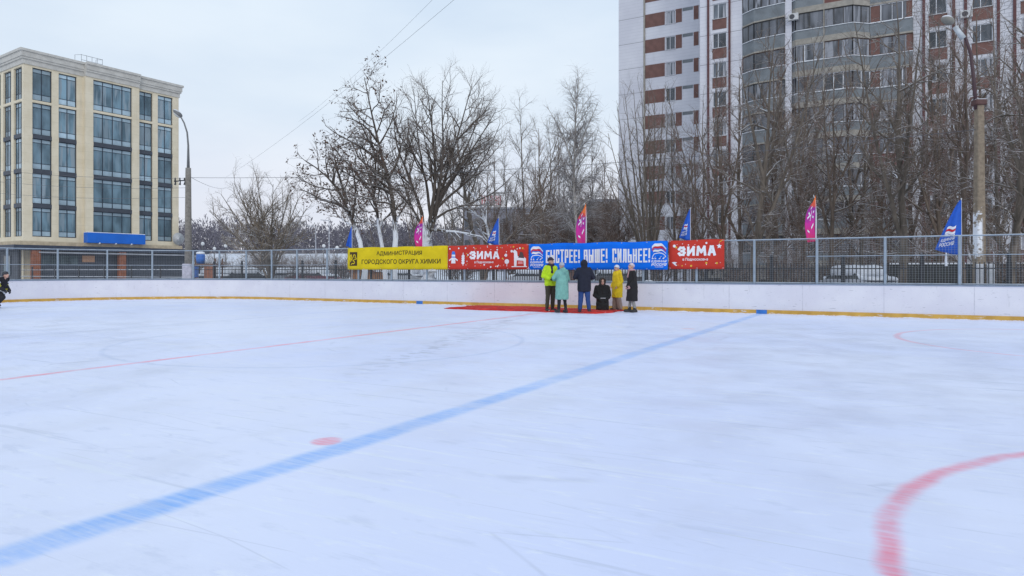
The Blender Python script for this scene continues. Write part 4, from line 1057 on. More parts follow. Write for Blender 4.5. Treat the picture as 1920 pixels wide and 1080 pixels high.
def apartment():
    root = empty('apartment_block', (-15.3, 66, 0), 0, 'tall white apartment block with brown red panels and glazed grey balconies', 'building')
    wallA = facade_white('panel_wall_white', .35)
    tile = NT('tiled_wall_white'); br = tile.n('ShaderNodeTexBrick'); tile.l(tile.mapping((1, 1, 1), (R(90), 0, 0)), br.inputs['Vector'])
    br.inputs['Scale'].default_value = 1; br.inputs['Brick Width'].default_value = .6; br.inputs['Row Height'].default_value = .3; br.inputs['Mortar Size'].default_value = .02
    br.inputs['Color1'].default_value = (.60, .60, .64, 1); br.inputs['Color2'].default_value = (.66, .66, .70, 1); br.inputs['Mortar'].default_value = (.36, .36, .39, 1)
    pz = tile.xyz()[2]; J = tile.math('LESS_THAN', tile.math('FRACT', tile.math('MULTIPLY', tile.math('ADD', pz, 1.2), 1/2.8)), .02)
    wallB = tile.done(tile.mix(tile.math('MULTIPLY', J, .7), tile.mix(tile.math('MULTIPLY', tile.rng(tile.noise(.8, 5, .6), .45, .75), .35), br.outputs[0], (.40, .39, .41)), (.2, .2, .21)), .85)
    red = mat('brown_red_panel', (.17, .085, .07), .75, .15, 2, .2, 30)
    pipe = mat('dark_red_strip', (.105, .036, .036), .6, .15, 2)
    cream = mat('cream_stone_strip', (.33, .305, .265), .8, .15, 2, .2)
    para = mat('balcony_grey_blue', (.185, .205, .22), .8, .16, 1.2, .15)
    para2 = mat('balcony_red_brown', (.17, .07, .06), .75, .2, 1.2)
    white = mat('pvc_white', (.66, .67, .70), .45, .06); dk = mat('frame_dark', (.035, .032, .032), .5); 
    gl = glass('flat_glass', (.075, .085, .10), .55, (.46, .46, .50))
    gl2 = glass('balcony_glass', (.095, .10, .115), .6, (.34, .35, .39))
    A = Face(lambda a, z, d: (a, 72.7-d, z)); B = Face(lambda a, z, d: (a, 66-d, z))
    HT = 43.0
    sills = [25.48-2.8*k for k in range(-5, 9)]
    def add(m, n, mt): return ch(m, n, mt, root)
    # wings and their openings
    m = MB(); A.holes(m, -25.93, -15.3, -.2, HT, [(-20.55, -19.5, s_, s_+1.45) for s_ in sills], .18)
    m.add([(-25.93, 72.7, -.2), (-25.93, 88, -.2), (-25.93, 88, HT), (-25.93, 72.7, HT)], [(0, 1, 2, 3)]); m.add([(-25.93, 88, -.2), (36, 88, -.2), (36, 88, HT), (-25.93, 88, HT)], [(0, 1, 2, 3)])
    m.add([(-25.93, 72.7, HT), (-15.3, 72.7, HT), (-15.3, 66, HT), (36, 66, HT), (36, 88, HT), (-25.93, 88, HT)], [tuple(range(6))])
    add(m, 'wall', wallA)
    m = MB(); B.holes(m, -15.3, -11.35, -.2, HT, [(-14.1, -12.8, s_, s_+1.45) for s_ in sills], .18); add(m, 'wall', wallA)
    CW = [(3.55, 4.86), (6.54, 7.96), (9.75, 11.1)]; CW2 = [(24.5, 25.9), (27.5, 28.9), (31, 32.4)]
    m = MB(); B.holes(m, 2.44, 12.0, -.2, HT, [(a, b, s_, s_+1.45) for s_ in sills for a, b in CW], .18); B.holes(m, 12, 36, -.2, HT, [(a, b, s_, s_+1.45) for s_ in sills for a, b in CW2], .18)
    m.add([(-15.3, 66, -.2), (-15.3, 72.7, -.2), (-15.3, 72.7, HT), (-15.3, 66, HT)], [(0, 1, 2, 3)]); m.add([(36, 66, -.2), (36, 88, -.2), (36, 88, HT), (36, 66, HT)], [(0, 1, 2, 3)])
    add(m, 'wall', wallB)
    m = MB(); B.box(m, -11.35, 2.44, -.2, HT, -1.6, -.35); add(m, 'loggia_back_wall', cream)
    # per-floor pieces: build once, then hang copies
    z0 = sills[0]
    protos = []
    def P_(m, n, mt): 
        o = ch(m, n, mt, root); protos.append(o); return o
    for a, b in ((-22.83, -20.65), (-19.44, -18.78), (-17.5, -17.0)): m = MB(); A.box(m, a, b, z0, z0+1.45, 0, .035); P_(m, 'cladding_panel', red)
    m = MB(); A.box(m, -18.7, -17.6, z0+1.1, z0+1.45, 0, .02); P_(m, 'niche_shade_strip', para)  # grey strip standing in for the shadow at the top of the niche
    m = MB(); B.box(m, -14.1, -12.8, z0-1.02, z0-.05, 0, .035); P_(m, 'cladding_panel', red)
    for a, b in CW+CW2: m = MB(); B.box(m, a, b, z0-1.02, z0-.05, 0, .035); P_(m, 'cladding_panel', red)
    protos.append(A.window(root, 'window', -20.55, -19.5, z0, z0+1.45, -.15, white, gl, (.45,)))
    protos.append(B.window(root, 'window', -14.1, -12.8, z0, z0+1.45, -.15, white, gl, (.4,)))
    for a, b in CW+CW2: protos.append(B.window(root, 'window', a, b, z0, z0+1.45, -.15, white, gl, (.42,)))
    sm_ = mat('sill_snowy', (.5, .5, .52), .6, snow=.3)
    for a, b in [(-14.1, -12.8)]+CW+CW2[:1]: m = MB(); B.box(m, a-.05, b+.05, z0-.05, z0-.005, -.1, .10); P_(m, 'window_sill', sm_)
    m = MB(); A.box(m, -20.6, -19.45, z0-.05, z0-.005, -.1, .08); P_(m, 'window_sill', sm_)
    # balconies
    def strip(m, poly, za, zb, th, mi=0, out_=0.0):
        for (x0, o0), (x1, o1) in zip(poly[:-1], poly[1:]):
            d = Vector((x1-x0, -(o1-o0))).normalized(); n = Vector((d.y, -d.x)) if d.x > 0 else Vector((-d.y, d.x))
            y0, y1 = 66-o0, 66-o1; q = []
            for z in (za, zb):
                q += [(x0+n.x*out_, y0+n.y*out_, z), (x1+n.x*out_, y1+n.y*out_, z), (x1-n.x*th, y1-n.y*th, z), (x0-n.x*th, y0-n.y*th, z)]
            m.add(q, [(0,3,2,1),(4,5,6,7),(0,1,5,4),(1,2,6,5),(2,3,7,6),(3,0,4,7)], mi)
    cur = [(-11.33, .05), (-10.2, .85), (-7.5, 1.2)]
    box_ = [(-6.95, .95), (-6.6, 1.35), (-4.34, 1.35)]; box2 = [(-4.26, 1.35), (-2.05, 1.35), (-.80, .30)]
    rec = [(-.78, .28), (.9, .28), (2.42, .28)]
    def glaz(poly, per, fr, parent, cut=0):
        m = MB(); g = MB(); zt = z0+1.5
        for (x0, o0), (x1, o1) in zip(poly[:-1], poly[1:]):
            L = math.hypot(x1-x0, o1-o0); n = max(1, round(L/per))
            for k in range(n+1):
                x = x0+(x1-x0)*k/n; o_ = o0+(o1-o0)*k/n; B.box(m, x-.035, x+.035, z0+.06, zt-.06, o_-.10, o_-.03)
            g.add([B.P(x0, z0+.02, o0-.08), B.P(x1, z0+.02, o1-.08), B.P(x1, zt, o1-.08), B.P(x0, zt, o0-.08)], [(0, 1, 2, 3)])
        strip(m, poly, z0, z0+.06, .1, 0, -.03); strip(m, poly, zt-.06, zt, .1, 0, -.03)
        return m, g
    def balcony(name, poly, pmat, cmat, fr, per, cream_h):
        m = MB(); strip(m, poly, z0-1.3+cream_h, z0-.05, .10, 0); strip(m, poly, z0-1.3, z0-1.3+cream_h, .12, 1, .05)
        strip(m, poly, z0-.05, z0-.003, .14, 2, .07)
        f = z0-1.28; pl = [(x, 66-o+.1, ) for x, o in poly]+[(poly[-1][0], 66.3), (poly[0][0], 66.3)]; m.zprism(pl[::-1], f, f+.14, 1)
        o = P_(m, name, [pmat, cmat, M['snow']])
        a, g = glaz(poly, per, fr, o); fo = a.build('glazing_frame', fr, o); g.build('pane', gl2, fo); return o
    b1 = balcony('curved_balcony', cur, para, cream, dk, .62, .12)
    b2 = balcony('box_balcony', box_, para, cream, white, .8, .5)
    b4 = balcony('corner_balcony', box2, para, cream, white, .75, .5)
    b3 = balcony('loggia', rec, para, cream, white, .8, .15)
    alt_fr = {}
    for nm_, poly_, per_ in (('curved_balcony', cur, 1.3), ('box_balcony', box_, 1.25), ('corner_balcony', box2, 1.15), ('loggia', rec, 1.5)):
        a_, g_ = glaz(poly_, per_, white, None); me_ = a_.mesh('glazing_frame', white); alt_fr[nm_] = me_
    m = MB(); B.box(m, -7.52, -6.93, z0-1.3, z0+1.52, -.1, 1.12); P_(m, 'pier', wallA)
    m = MB(); B.box(m, -4.34, -4.26, z0-1.3, z0+1.5, -.1, 1.38); P_(m, 'party_wall', cream)
    m = MB(); B.box(m, -.70, -.02, z0+.06, z0+1.44, -.02, .21); P_(m, 'wall_infill', red); m = MB(); B.box(m, 1.95, 2.40, z0+.06, z0+1.44, -.02, .21); P_(m, 'wall_infill', red)
    rr = random.Random(4); alt = {}
    brownf = mat('frame_brown', (.10, .05, .035), .6)
    for k, s_ in enumerate(sills[1:]):
        for p in protos:
            c = copy_tree(p, root); c.location.z = p.location.z+s_-z0
            r = rr.random(); nm = p.name.split('.')[0]
            if nm in ('box_balcony', 'corner_balcony', 'curved_balcony', 'loggia') and r < .22:
                key = (nm, int(r*12) % 2)
                if key not in alt:
                    me = c.data.copy(); me.materials[0] = para2 if key[1] == 0 else cream; alt[key] = me
                c.data = alt[key]
            if nm in ('box_balcony', 'corner_balcony', 'curved_balcony', 'loggia') and rr.random() < .62:
                for q in c.children:
                    kk = (nm, 'fr', k % 3)
                    if kk not in alt: me = (alt_fr[nm] if rr.random() < .7 else q.data).copy(); me.materials[0] = (brownf, white, dk)[k % 3]; alt[kk] = me
                    q.data = alt[kk]
    for x in (-14.5, -12.52): m = MB(); B.box(m, x-.09, x+.09, 0, HT, 0, .12); add(m, 'vertical_strip', pipe)
    for x in (3.2, 5.3, 6.12, 8.3, 9.36, 11.5, 23.9, 26.6, 29.6): m = MB(); B.box(m, x-.10, x+.10, 0, HT, 0, .12); add(m, 'vertical_strip', pipe)
    m = MB(); A.box(m, -23.02, -22.84, 0, HT, 0, .10); add(m, 'corner_strip', cream)
    m = MB(); A.box(m, -16.7, -16.45, 0, HT, 0, .10); add(m, 'corner_strip', cream)
    # air conditioners hung on the wall, things of their own
    ac = mat('ac_casing_white', (.55, .55, .55), .5, .1, 3, snow=.6); gr = mat('ac_fan_dark', (.06, .06, .07), .5)
    for (x, dd, z, lb) in ((6.15, 0, 21.95, 'white air conditioner under the upper window beside a dark red strip'), (-6.75, 1.36, 23.6, 'small air conditioner on the parapet at the left end of a box balcony')):
        e = empty('air_conditioner', (x, 66-dd, z), 0, lb, 'air conditioner', 'air conditioners on the apartment block')
        MB().cbox(-.42, .42, -.34, -.02, 0, .58, .02).build('casing', ac, e); MB().tube([(-.1, -.34, .29), (-.1, -.35, .29)], .22, 14).build('fan_grille', gr, e)
apartment()

# ------------------------------------------------------------------ trees
rng = np.random.default_rng(11)
def np_mesh(name, parts, mats, midx=None):
    """parts: list of (verts, quads)"""
    V = np.concatenate([p[0] for p in parts]); off = 0; Q = []; MI = []
    for i, p in enumerate(parts):
        Q.append(p[1]+off); off += len(p[0]); MI.append(np.full(len(p[1]), midx[i] if midx else 0))
    Q = np.concatenate(Q); MI = np.concatenate(MI)
    me = bpy.data.meshes.new(name); me.vertices.add(len(V)); me.vertices.foreach_set('co', V.astype('f').ravel())
    me.loops.add(Q.size); me.loops.foreach_set('vertex_index', Q.astype('i').ravel())
    me.polygons.add(len(Q)); me.polygons.foreach_set('loop_start', np.arange(0, Q.size, 4, dtype='i'))
    for m in (mats if isinstance(mats, list) else [mats]): me.materials.append(m)
    me.polygons.foreach_set('material_index', MI.astype('i')); me.polygons.foreach_set('use_smooth', np.ones(len(Q), bool))
    me.update(calc_edges=True); return me
def tubes(P, Rr, sides):
    N, k, _ = P.shape
    T = np.gradient(P, axis=1); T /= np.linalg.norm(T, axis=2, keepdims=True)+1e-9
    ref = np.where(np.abs(T[:, :1, 2:3]) > .85, np.array([1., 0, 0]), np.array([0, 0, 1.])); u = np.cross(T, np.broadcast_to(ref, T.shape)); u /= np.linalg.norm(u, axis=2, keepdims=True)+1e-9
    v = np.cross(T, u); a = 2*np.pi*np.arange(sides)/sides
    V = P[:, :, None]+Rr[:, :, None, None]*(u[:, :, None]*np.cos(a)[None, None, :, None]+v[:, :, None]*np.sin(a)[None, None, :, None])
    base = (np.arange(N)*k*sides)[:, None, None]; i = (np.arange(k-1)*sides)[None, :, None]; s = np.arange(sides)[None, None, :]; s2 = (s+1) % sides
    Q = np.stack([base+i+s, base+i+s2, base+i+sides+s2, base+i+sides+s], -1)
    return V.reshape(-1, 3), Q.reshape(-1, 4)
def resample(pts, k):
    pts = np.array(pts, float); d = np.r_[0, np.cumsum(np.linalg.norm(np.diff(pts, axis=0), axis=1))]
    # smooth through the points
    t = np.linspace(0, d[-1], k); o = np.stack([np.interp(t, d, pts[:, j]) for j in range(3)], 1)
    for _ in range(2): o[1:-1] = (o[:-2]+2*o[1:-1]+o[2:])/4
    return o
def sprout(P, Rr, lv, g):
    """one generation of branches off the polylines P"""
    N, k, _ = P.shape; n = lv['n']
    seg = np.linalg.norm(np.diff(P, axis=1), axis=2); L = seg.sum(1)
    cnt = np.maximum(1, np.round(n*(L/(L.mean()+1e-9)) if lv.get('bylen', True) else np.full(N, n))).astype(int); pi = np.repeat(np.arange(N), cnt); M_ = len(pi); idx = np.concatenate([np.arange(c) for c in cnt]); cn = np.repeat(cnt, cnt)
    t = lv.get('t0', .2)+(1-lv.get('t0', .2))*((idx+g.uniform(0, 1, M_))/cn)**lv.get('tp', 1.0); t = np.clip(t, 0, .995)
    f = t*(k-1); j = np.floor(f).astype(int); w_ = (f-j)[:, None]
    p = P[pi, j]*(1-w_)+P[pi, j+1]*w_; r = (Rr[pi, j]*(1-w_[:, 0])+Rr[pi, j+1]*w_[:, 0])
    T = P[pi, j+1]-P[pi, j]; T /= np.linalg.norm(T, axis=1, keepdims=True)+1e-9
    q = g.normal(size=(M_, 3)); q -= T*(q*T).sum(1, keepdims=True); q /= np.linalg.norm(q, axis=1, keepdims=True)+1e-9
    a = np.radians(g.normal(lv['ang'], lv.get('aj', 10), M_))[:, None]; d = T*np.cos(a)+q*np.sin(a); d[:, 2] += lv.get('up0', 0); d /= np.linalg.norm(d, axis=1, keepdims=True)
    if 'abs' in lv: Lc = lv['abs']*g.uniform(.55, 1.3, M_)*(1.1-.5*t)
    else: Lc = L[pi]*lv['len']*(1.12-lv.get('tf', .62)*t)*g.uniform(.65, 1.25, M_)
    kk = lv.get('k', 5); O = np.empty((M_, kk, 3)); O[:, 0] = p
    for s in range(1, kk):
        d = d+g.normal(size=(M_, 3))*lv.get('wob', .12); d[:, 2] += lv.get('up', .05); d /= np.linalg.norm(d, axis=1, keepdims=True); O[:, s] = O[:, s-1]+d*(Lc/(kk-1))[:, None]
    r0 = np.clip(np.minimum(r*.8, lv['r']*(.5+.5*Lc/(Lc.mean()+1e-9))), .0035, None)
    RR_ = r0[:, None]*np.linspace(1, lv.get('tip', .35), kk)[None]
    return O, RR_
def grow(stems, levels, seed, bark, twig, seeds=None, ksnow=None):
    """stems: (points, r0, r1); returns meshes trunk, crown, leaves"""
    g = np.random.default_rng(seed); K = 12
    P = np.stack([resample(s[0], K) for s in stems]); Rr = np.stack([np.linspace(s[1]**.8, s[2]**.8, K)**1.25 for s in stems])
    fl = 1+.35*np.exp(-np.arange(K)*1.4); base = np.array([s[3] if len(s) > 3 else 1 for s in stems]); Rr = Rr*np.where(base[:, None] > 0, fl[None], 1)
    P[:, 1:-1] += g.normal(size=(len(stems), K-2, 3))*Rr[:, 1:-1, None]*.25
    trunk = np_mesh('trunk', [tubes(P, Rr, 9)], bark); parts = []; mi = []; ends = None
    for i, lv in enumerate(levels):
        P, Rr = sprout(P, Rr, lv, g); parts.append(tubes(P, Rr, (6, 4, 3, 3, 3)[i])); mi.append(0 if i == 0 else 1); ends = P
    crown = np_mesh('crown', parts, [bark, twig], mi)
    leaves = None
    if seeds:
        n, size, lm = seeds; pick = g.choice(len(ends), min(n, len(ends)), replace=False); c = ends[pick, -1]
        nq = 3; c = np.repeat(c, nq, 0)+g.normal(size=(len(pick)*nq, 3))*size*.8-np.array([0, 0, size])
        u = g.normal(size=c.shape); u /= np.linalg.norm(u, axis=1, keepdims=True); v = np.cross(u, g.normal(size=c.shape)); v /= np.linalg.norm(v, axis=1, keepdims=True)+1e-9
        s_ = size*g.uniform(.5, 1.1, len(c))[:, None]; V = np.stack([c-u*s_, c-v*s_*.45, c+u*s_, c+v*s_*.45], 1).reshape(-1, 3)
        leaves = np_mesh('leaves', [(V, np.arange(len(V)).reshape(-1, 4))], lm)
    return trunk, crown, leaves
def tree(name, loc, meshes, label, cat='tree', group=None, rz=0.0, scale=1.0):
    e = empty(name, loc, rz, label, cat, group); e.scale = (scale, scale, scale)
    link('trunk', meshes[0], e); link('crown', meshes[1], e)
    if meshes[2]: link('leaves', meshes[2], e)
    return e
def bark(name, col, snow_h=0.0, snow=.5):
    t = NT(name); n = t.noise(5, 5, .65, t.mapping((1, 1, .25))); c = t.mix(t.rng(n, .3, .7), tuple(q*.65 for q in col), tuple(q*1.4 for q in col))
    ns = t.noise(2.6, 4, .6)
    f = t.math('MULTIPLY', t.rng(t.nz(), snow, snow+.4), t.rng(ns, .35, .5))
    if snow_h:
        z = t.xyz()[2]; h = t.math('ADD', z, t.math('MULTIPLY', t.math('SUBTRACT', t.noise(1.6, 4, .7, t.mapping((2.2, 2.2, .5))), .5), 4.5))
        k = t.rng(h, snow_h-.25, snow_h+.25, 1, 0)
        pat = t.rng(t.noise(3.2, 4, .7, t.mapping((1.5, 1.5, .5))), .30, .42)
        f = t.math('MAXIMUM', f, t.math('MULTIPLY', k, pat))
    return t.done(t.mix(f, c, SNOW), .9, n, .6, .03)
BK = bark('bark_grey_brown', (.14, .115, .092)); BK2 = bark('bark_brown', (.135, .103, .08), 0, .45)
BKS = bark('bark_with_stuck_snow', (.085, .068, .055), 3.6); BKW = bark('bark_thick_snow', (.085, .068, .055), 3.4)
TW = mat('twig_brown', (.175, .137, .11), .9, .3, 1.5, snow=.56); TWL = mat('twig_tan', (.24, .185, .13), .9, .25, 1.5, snow=.4); TWG = mat('twig_grey', (.19, .165, .155), .9, .25, 1.5, snow=.4)
TWR = mat('twig_red_brown', (.18, .125, .10), .9, .3, 1.5, snow=.5)
BIRCH = NT('birch_bark'); _n = BIRCH.noise(3, 4, .7, BIRCH.mapping((1, 1, 2.5))); BIRCH = BIRCH.done(BIRCH.mix(BIRCH.rng(_n, .55, .68), (.40, .37, .34), (.08, .07, .06)), .8)
SEED = mat('dry_seed_brown', (.10, .062, .045), .9, .3, 3)

def pstem(pix, D, r0, r1, base=1, dd=0.0, seed=0):
    """a stem traced at its own distance, swaying in depth as well"""
    g = random.Random(seed); b = at(pix[0][0], D); o = []
    for i, (x, y) in enumerate(pix):
        q = pt(x, y, D+dd*i/max(1, len(pix)-1)+(g.uniform(-.35, .35) if i else 0)); o.append(q)
    return o
def ptree(name, label, D, stems, levels, seed, bk, tw, seeds=None, group=None, sq=1.0):
    stems = [([(x, 505-(505-y)*sq) for x, y in s[0]],)+tuple(s[1:]) for s in stems]
    b = at(stems[0][0][0][0], D, -.05); S_ = []
    for i, s in enumerate(stems):
        pts = pstem(s[0], D, s[1], s[2], dd=s[3] if len(s) > 3 else 0, seed=seed*7+i)
        if i == 0: pts = [Vector((pts[0].x, pts[0].y, -.05))]+pts
        S_.append(([tuple(p-b) for p in pts], s[1], s[2], 1 if i == 0 else 0))
    return tree(name, b, grow(S_, levels, seed, bk, tw, seeds), label, 'tree', group)

def trees():
    fine = lambda n1, l1, n2, l2, n3, l3, up=.06, a=42: [dict(n=n1, ang=a, len=l1, r=.055, up=up, up0=.15, k=7, t0=.22, wob=.10), dict(n=n2, ang=42, len=l2, r=.022, up=up, k=5, t0=.15, wob=.12), dict(n=n3, ang=42, abs=l3, r=.0095, up=.04, k=4, t0=.1, wob=.13)]
    # low spreading tree by the left of the picture: many stems fanning from the ground
    st = []
    for k, (tx, ty) in enumerate(((392, 395), (415, 365), (440, 345), (470, 350), (480, 330), (512, 345), (545, 350), (560, 372), (575, 390), (455, 400), (530, 410))):
        st.append(([(508+(k % 3-1)*3, 520), (508+(tx-508)*.25, 520-(520-ty)*.32), (508+(tx-508)*.62, 520-(520-ty)*.66), (tx, ty)], .075, .015, (-1.8, 1.5, .6, -2.2, 2.3, -.4, 1.4, -1.2, 2, 2.6, -2.5)[k]))
    ptree('bare_tree', 'low wide bare tree with many fanning stems right of the left lamp post', 40, st, fine(9, .42, 7, .45, 5, .42, .02, 40), 3, BK, TWL)
    # three snow-plastered maples with dry seed clusters
    sd = (330, .085, SEED)
    lv = [dict(n=8, ang=52, len=.36, r=.036, up=.04, k=7, t0=.4, wob=.16), dict(n=5, ang=48, len=.5, r=.016, up=.02, k=5, t0=.2, wob=.16), dict(n=4, ang=48, abs=.5, r=.0095, up=-.01, k=4, t0=.15)]
    ptree('maple_tree', 'left leaning maple with a snow covered trunk and dry seed clusters', 31,
        [([(684, 505), (681, 465), (668, 428), (655, 392), (640, 352), (618, 322), (590, 300), (572, 290)], .16, .02), ([(655, 392), (636, 375), (605, 366), (578, 362)], .07, .015, .8), ([(650, 375), (640, 335), (628, 290), (622, 262)], .08, .015, 1.2), ([(660, 405), (668, 360), (662, 310), (650, 285)], .07, .012, -1)], lv, 5, BKS, TW, sd, None, .95)
    ptree('maple_tree', 'slim maple with pale snowy trunk between the leaning maple and the tall one', 32,
        [([(722, 505), (716, 460), (711, 430), (704, 385), (696, 335), (682, 295), (668, 262)], .13, .02), ([(704, 385), (690, 350), (668, 325), (645, 300), (625, 275)], .07, .014, 1), ([(700, 360), (706, 320), (700, 275), (690, 240)], .07, .014, -1)], lv, 6, BKS, TW, sd)
    lv2 = [dict(n=10, ang=50, len=.27, r=.036, up=.04, k=7, t0=.3, wob=.16), dict(n=6, ang=48, len=.5, r=.016, up=.02, k=5, t0=.2, wob=.16), dict(n=4, ang=48, abs=.5, r=.0095, up=-.01, k=4, t0=.15)]
    ptree('maple_tree', 'tallest maple with seed clusters and a slender leading shoot above the yellow banner', 31.5,
        [([(738, 505), (741, 460), (744, 420), (738, 355), (728, 300), (714, 255), (704, 215), (695, 165), (687, 120), (683, 98)], .17, .016), ([(722, 290), (695, 258), (660, 235), (625, 215), (610, 200)], .085, .014, 1), ([(708, 235), (690, 205), (660, 185), (632, 180)], .06, .012, -1.2), ([(730, 310), (752, 262), (750, 220), (735, 180)], .07, .012, 1.3), ([(735, 340), (700, 305), (655, 290), (630, 285)], .06, .012, -.6)], lv2, 7, BKS, TW, sd, None, .885)
    # the big wide one with the white base
    lv3 = [dict(n=9, ang=42, len=.36, r=.036, up=.05, k=8, t0=.2, wob=.11), dict(n=7, ang=42, len=.46, r=.0165, up=.045, k=6, t0=.15, wob=.12), dict(n=5, ang=40, abs=.62, r=.0095, up=.03, k=4, t0=.1, wob=.13)]
    ptree('bare_tree', 'large bare tree with a wide rounded crown and thick white snow on its base', 32,
        [([(802, 505), (802, 470), (800, 440)], .34, .27), ([(800, 445), (790, 385), (774, 330), (750, 275), (738, 225), (738, 185)], .105, .014, 1.5), ([(800, 442), (786, 400), (756, 358), (728, 330), (712, 292)], .075, .012, -1.8),
         ([(802, 440), (812, 375), (818, 300), (812, 230), (805, 170), (800, 130)], .11, .012, -.8), ([(804, 440), (822, 370), (842, 290), (862, 215), (876, 165), (884, 130)], .11, .012, 1.2), ([(822, 360), (856, 305), (890, 250), (918, 205), (930, 178)], .075, .011, -1.5),
         ([(815, 385), (850, 345), (880, 325), (905, 285), (928, 235), (938, 205)], .075, .011, 1.8), ([(808, 400), (800, 330), (786, 260), (780, 190), (776, 140)], .08, .011, 2.2), ([(812, 395), (828, 320), (832, 240), (828, 170), (830, 118)], .085, .011, -2.4), ([(812, 390), (845, 330), (868, 270), (898, 200), (908, 150)], .075, .011, 2.6), ([(798, 430), (775, 385), (748, 300), (728, 240)], .06, .011, 2.2), ([(812, 405), (845, 380), (885, 370), (925, 350), (955, 322), (968, 305)], .065, .012, -1), ([(806, 425), (835, 425), (868, 430), (905, 438)], .075, .02, -2)], lv3, 8, BKW, TW, None, None, .915)
    lv4 = [dict(n=10, ang=50, len=.26, r=.034, up=.03, k=7, t0=.3, wob=.15), dict(n=5, ang=46, len=.5, r=.015, up=.03, k=5, t0=.15, wob=.15), dict(n=4, ang=44, abs=.55, r=.009, up=.02, k=4, t0=.1)]
    ptree('bare_tree', 'dark bare tree leaning left behind the long red banner', 37, [([(908, 505), (895, 460), (882, 420), (874, 380), (866, 320), (857, 270), (849, 220)], .17, .02), ([(874, 385), (892, 340), (898, 300)], .07, .015, 1), ([(866, 330), (850, 290), (838, 262)], .06, .012, -1)], lv4, 9, BK, TW)
    ptree('bare_tree', 'snow lined bare tree bending left beside the blue flag over the red banner', 34, [([(928, 505), (918, 450), (912, 412), (903, 385), (885, 362), (866, 340), (850, 312)], .10, .015), ([(912, 415), (890, 400), (872, 385)], .05, .012, 1)], lv4, 10, bark('bark_snow_lined', (.09, .075, .06), 5.5), TW)
    ptree('bare_tree', 'thin bare tree sweeping in an arc to the right above the red and blue banners', 33, [([(905, 505), (925, 470), (952, 450), (985, 420), (1010, 380), (1026, 330), (1036, 290), (1046, 258)], .09, .012), ([(962, 445), (985, 425), (1000, 405), (1040, 395)], .045, .01, 1)],
        [dict(n=12, ang=42, len=.2, r=.03, up=.05, k=6, t0=.35), dict(n=6, ang=42, len=.5, r=.015, up=.05, k=5), dict(n=5, ang=42, abs=.5, r=.008, up=.03, k=4)], 12, BK2, TW)
    # birches
    bl = lambda n: [dict(n=n, ang=38, len=.24, r=.028, up=.04, k=6, t0=.25, tf=.8), dict(n=9, ang=40, len=.45, r=.013, up=-.01, k=5, t0=.1), dict(n=6, ang=35, abs=.75, r=.0065, up=-.12, k=5, t0=.1, wob=.08)]
    ptree('birch_tree', 'tall slender birch with a pale trunk beside the magenta flag', 40, [([(1083, 505), (1081, 440), (1076, 370), (1075, 300), (1078, 220), (1082, 160), (1086, 122)], .15, .012), ([(1075, 300), (1058, 245), (1040, 205), (1025, 180)], .06, .01, 1.3), ([(1076, 290), (1095, 235), (1112, 195), (1120, 175)], .06, .01, -1.4)], bl(24), 13, BIRCH, TWG, None, None, .94)
    ptree('birch_tree', 'distant grey birch with a narrow pointed crown left of the tall birch', 66, [([(985, 505), (982, 400), (979, 300), (976, 235), (974, 182)], .15, .012)], bl(30), 14, BK, TWG)
    ptree('birch_tree', 'distant birch right of the narrow pointed one', 62, [([(1032, 505), (1030, 400), (1034, 320), (1030, 250), (1026, 225)], .13, .012)], bl(26), 15, BK, TWG)
    ptree('birch_tree', 'small distant birch close to the wide crown of the large bare tree', 70, [([(948, 505), (950, 400), (946, 320), (944, 272)], .13, .012)], bl(24), 16, BK, TWG)
    # clump of upright stems at the corner of the apartment block
    st = []
    for k, (tx, ty, dx) in enumerate(((1140, 250, -3), (1158, 200, -6), (1172, 178, -3), (1188, 168, -1), (1203, 172, 1), (1216, 180, 2), (1228, 172, 4), (1243, 190, 5), (1128, 300, -5), (1252, 230, 6))):
        st.append(([(1215+dx, 505), (1215+dx*2+(tx-1215)*.22, 420), (1215+dx+(tx-1215)*.62, 505-(505-ty)*.62), (tx, ty)], .09, .012, (-2, 1.5, -.5, 2, -1.5, .8, 2.5, -2.5, 1, -1)[k]))
    up = [dict(n=9, ang=26, len=.24, r=.024, up=.05, k=7, t0=.2, wob=.10), dict(n=5, ang=32, len=.5, r=.0125, up=.05, k=5, t0=.1, wob=.12), dict(n=3, ang=34, abs=.6, r=.0085, up=.04, k=4, t0=.1, wob=.12)]
    ptree('bare_tree', 'upright clump of bare stems at the left corner of the apartment block', 40, st, up, 17, BK, TW)
    # prototypes for the row in front of the apartment block
    def proto(H, lean, r0, forks, lvls, seed, bk, tw):
        g = random.Random(seed); S_ = [([(0, 0, -.1), (lean*.2, .1, H*.25), (lean*.6, -.1, H*.55), (lean*.8, .1, H*.8), (lean, 0, H)], r0, .012, 1)]
        for k in range(forks):
            t = .22+.35*k/max(1, forks); a = g.uniform(0, 6.28); h = H*t; rr_ = g.uniform(.9, 2.2)
            S_.append(([(lean*t, 0, h), (lean*t+math.cos(a)*rr_*.5, math.sin(a)*rr_*.5, h+(H-h)*.35), (lean*t+math.cos(a)*rr_, math.sin(a)*rr_, h+(H-h)*g.uniform(.7, .92))], r0*.55, .012, 0))
        return grow(S_, lvls, seed, bk, tw)
    dense = [dict(n=11, ang=48, len=.24, r=.034, up=.03, k=8, t0=.12, wob=.15), dict(n=6, ang=46, len=.48, r=.015, up=.03, k=6, t0=.1, wob=.16), dict(n=3, ang=44, abs=.6, r=.0095, up=.03, k=4, t0=.1, wob=.15)]
    asc = [dict(n=12, ang=36, len=.20, r=.028, up=.05, k=7, t0=.15, wob=.12), dict(n=6, ang=38, len=.5, r=.014, up=.04, k=5, t0=.1, wob=.14), dict(n=4, ang=40, abs=.6, r=.009, up=.03, k=4, t0=.1, wob=.14)]
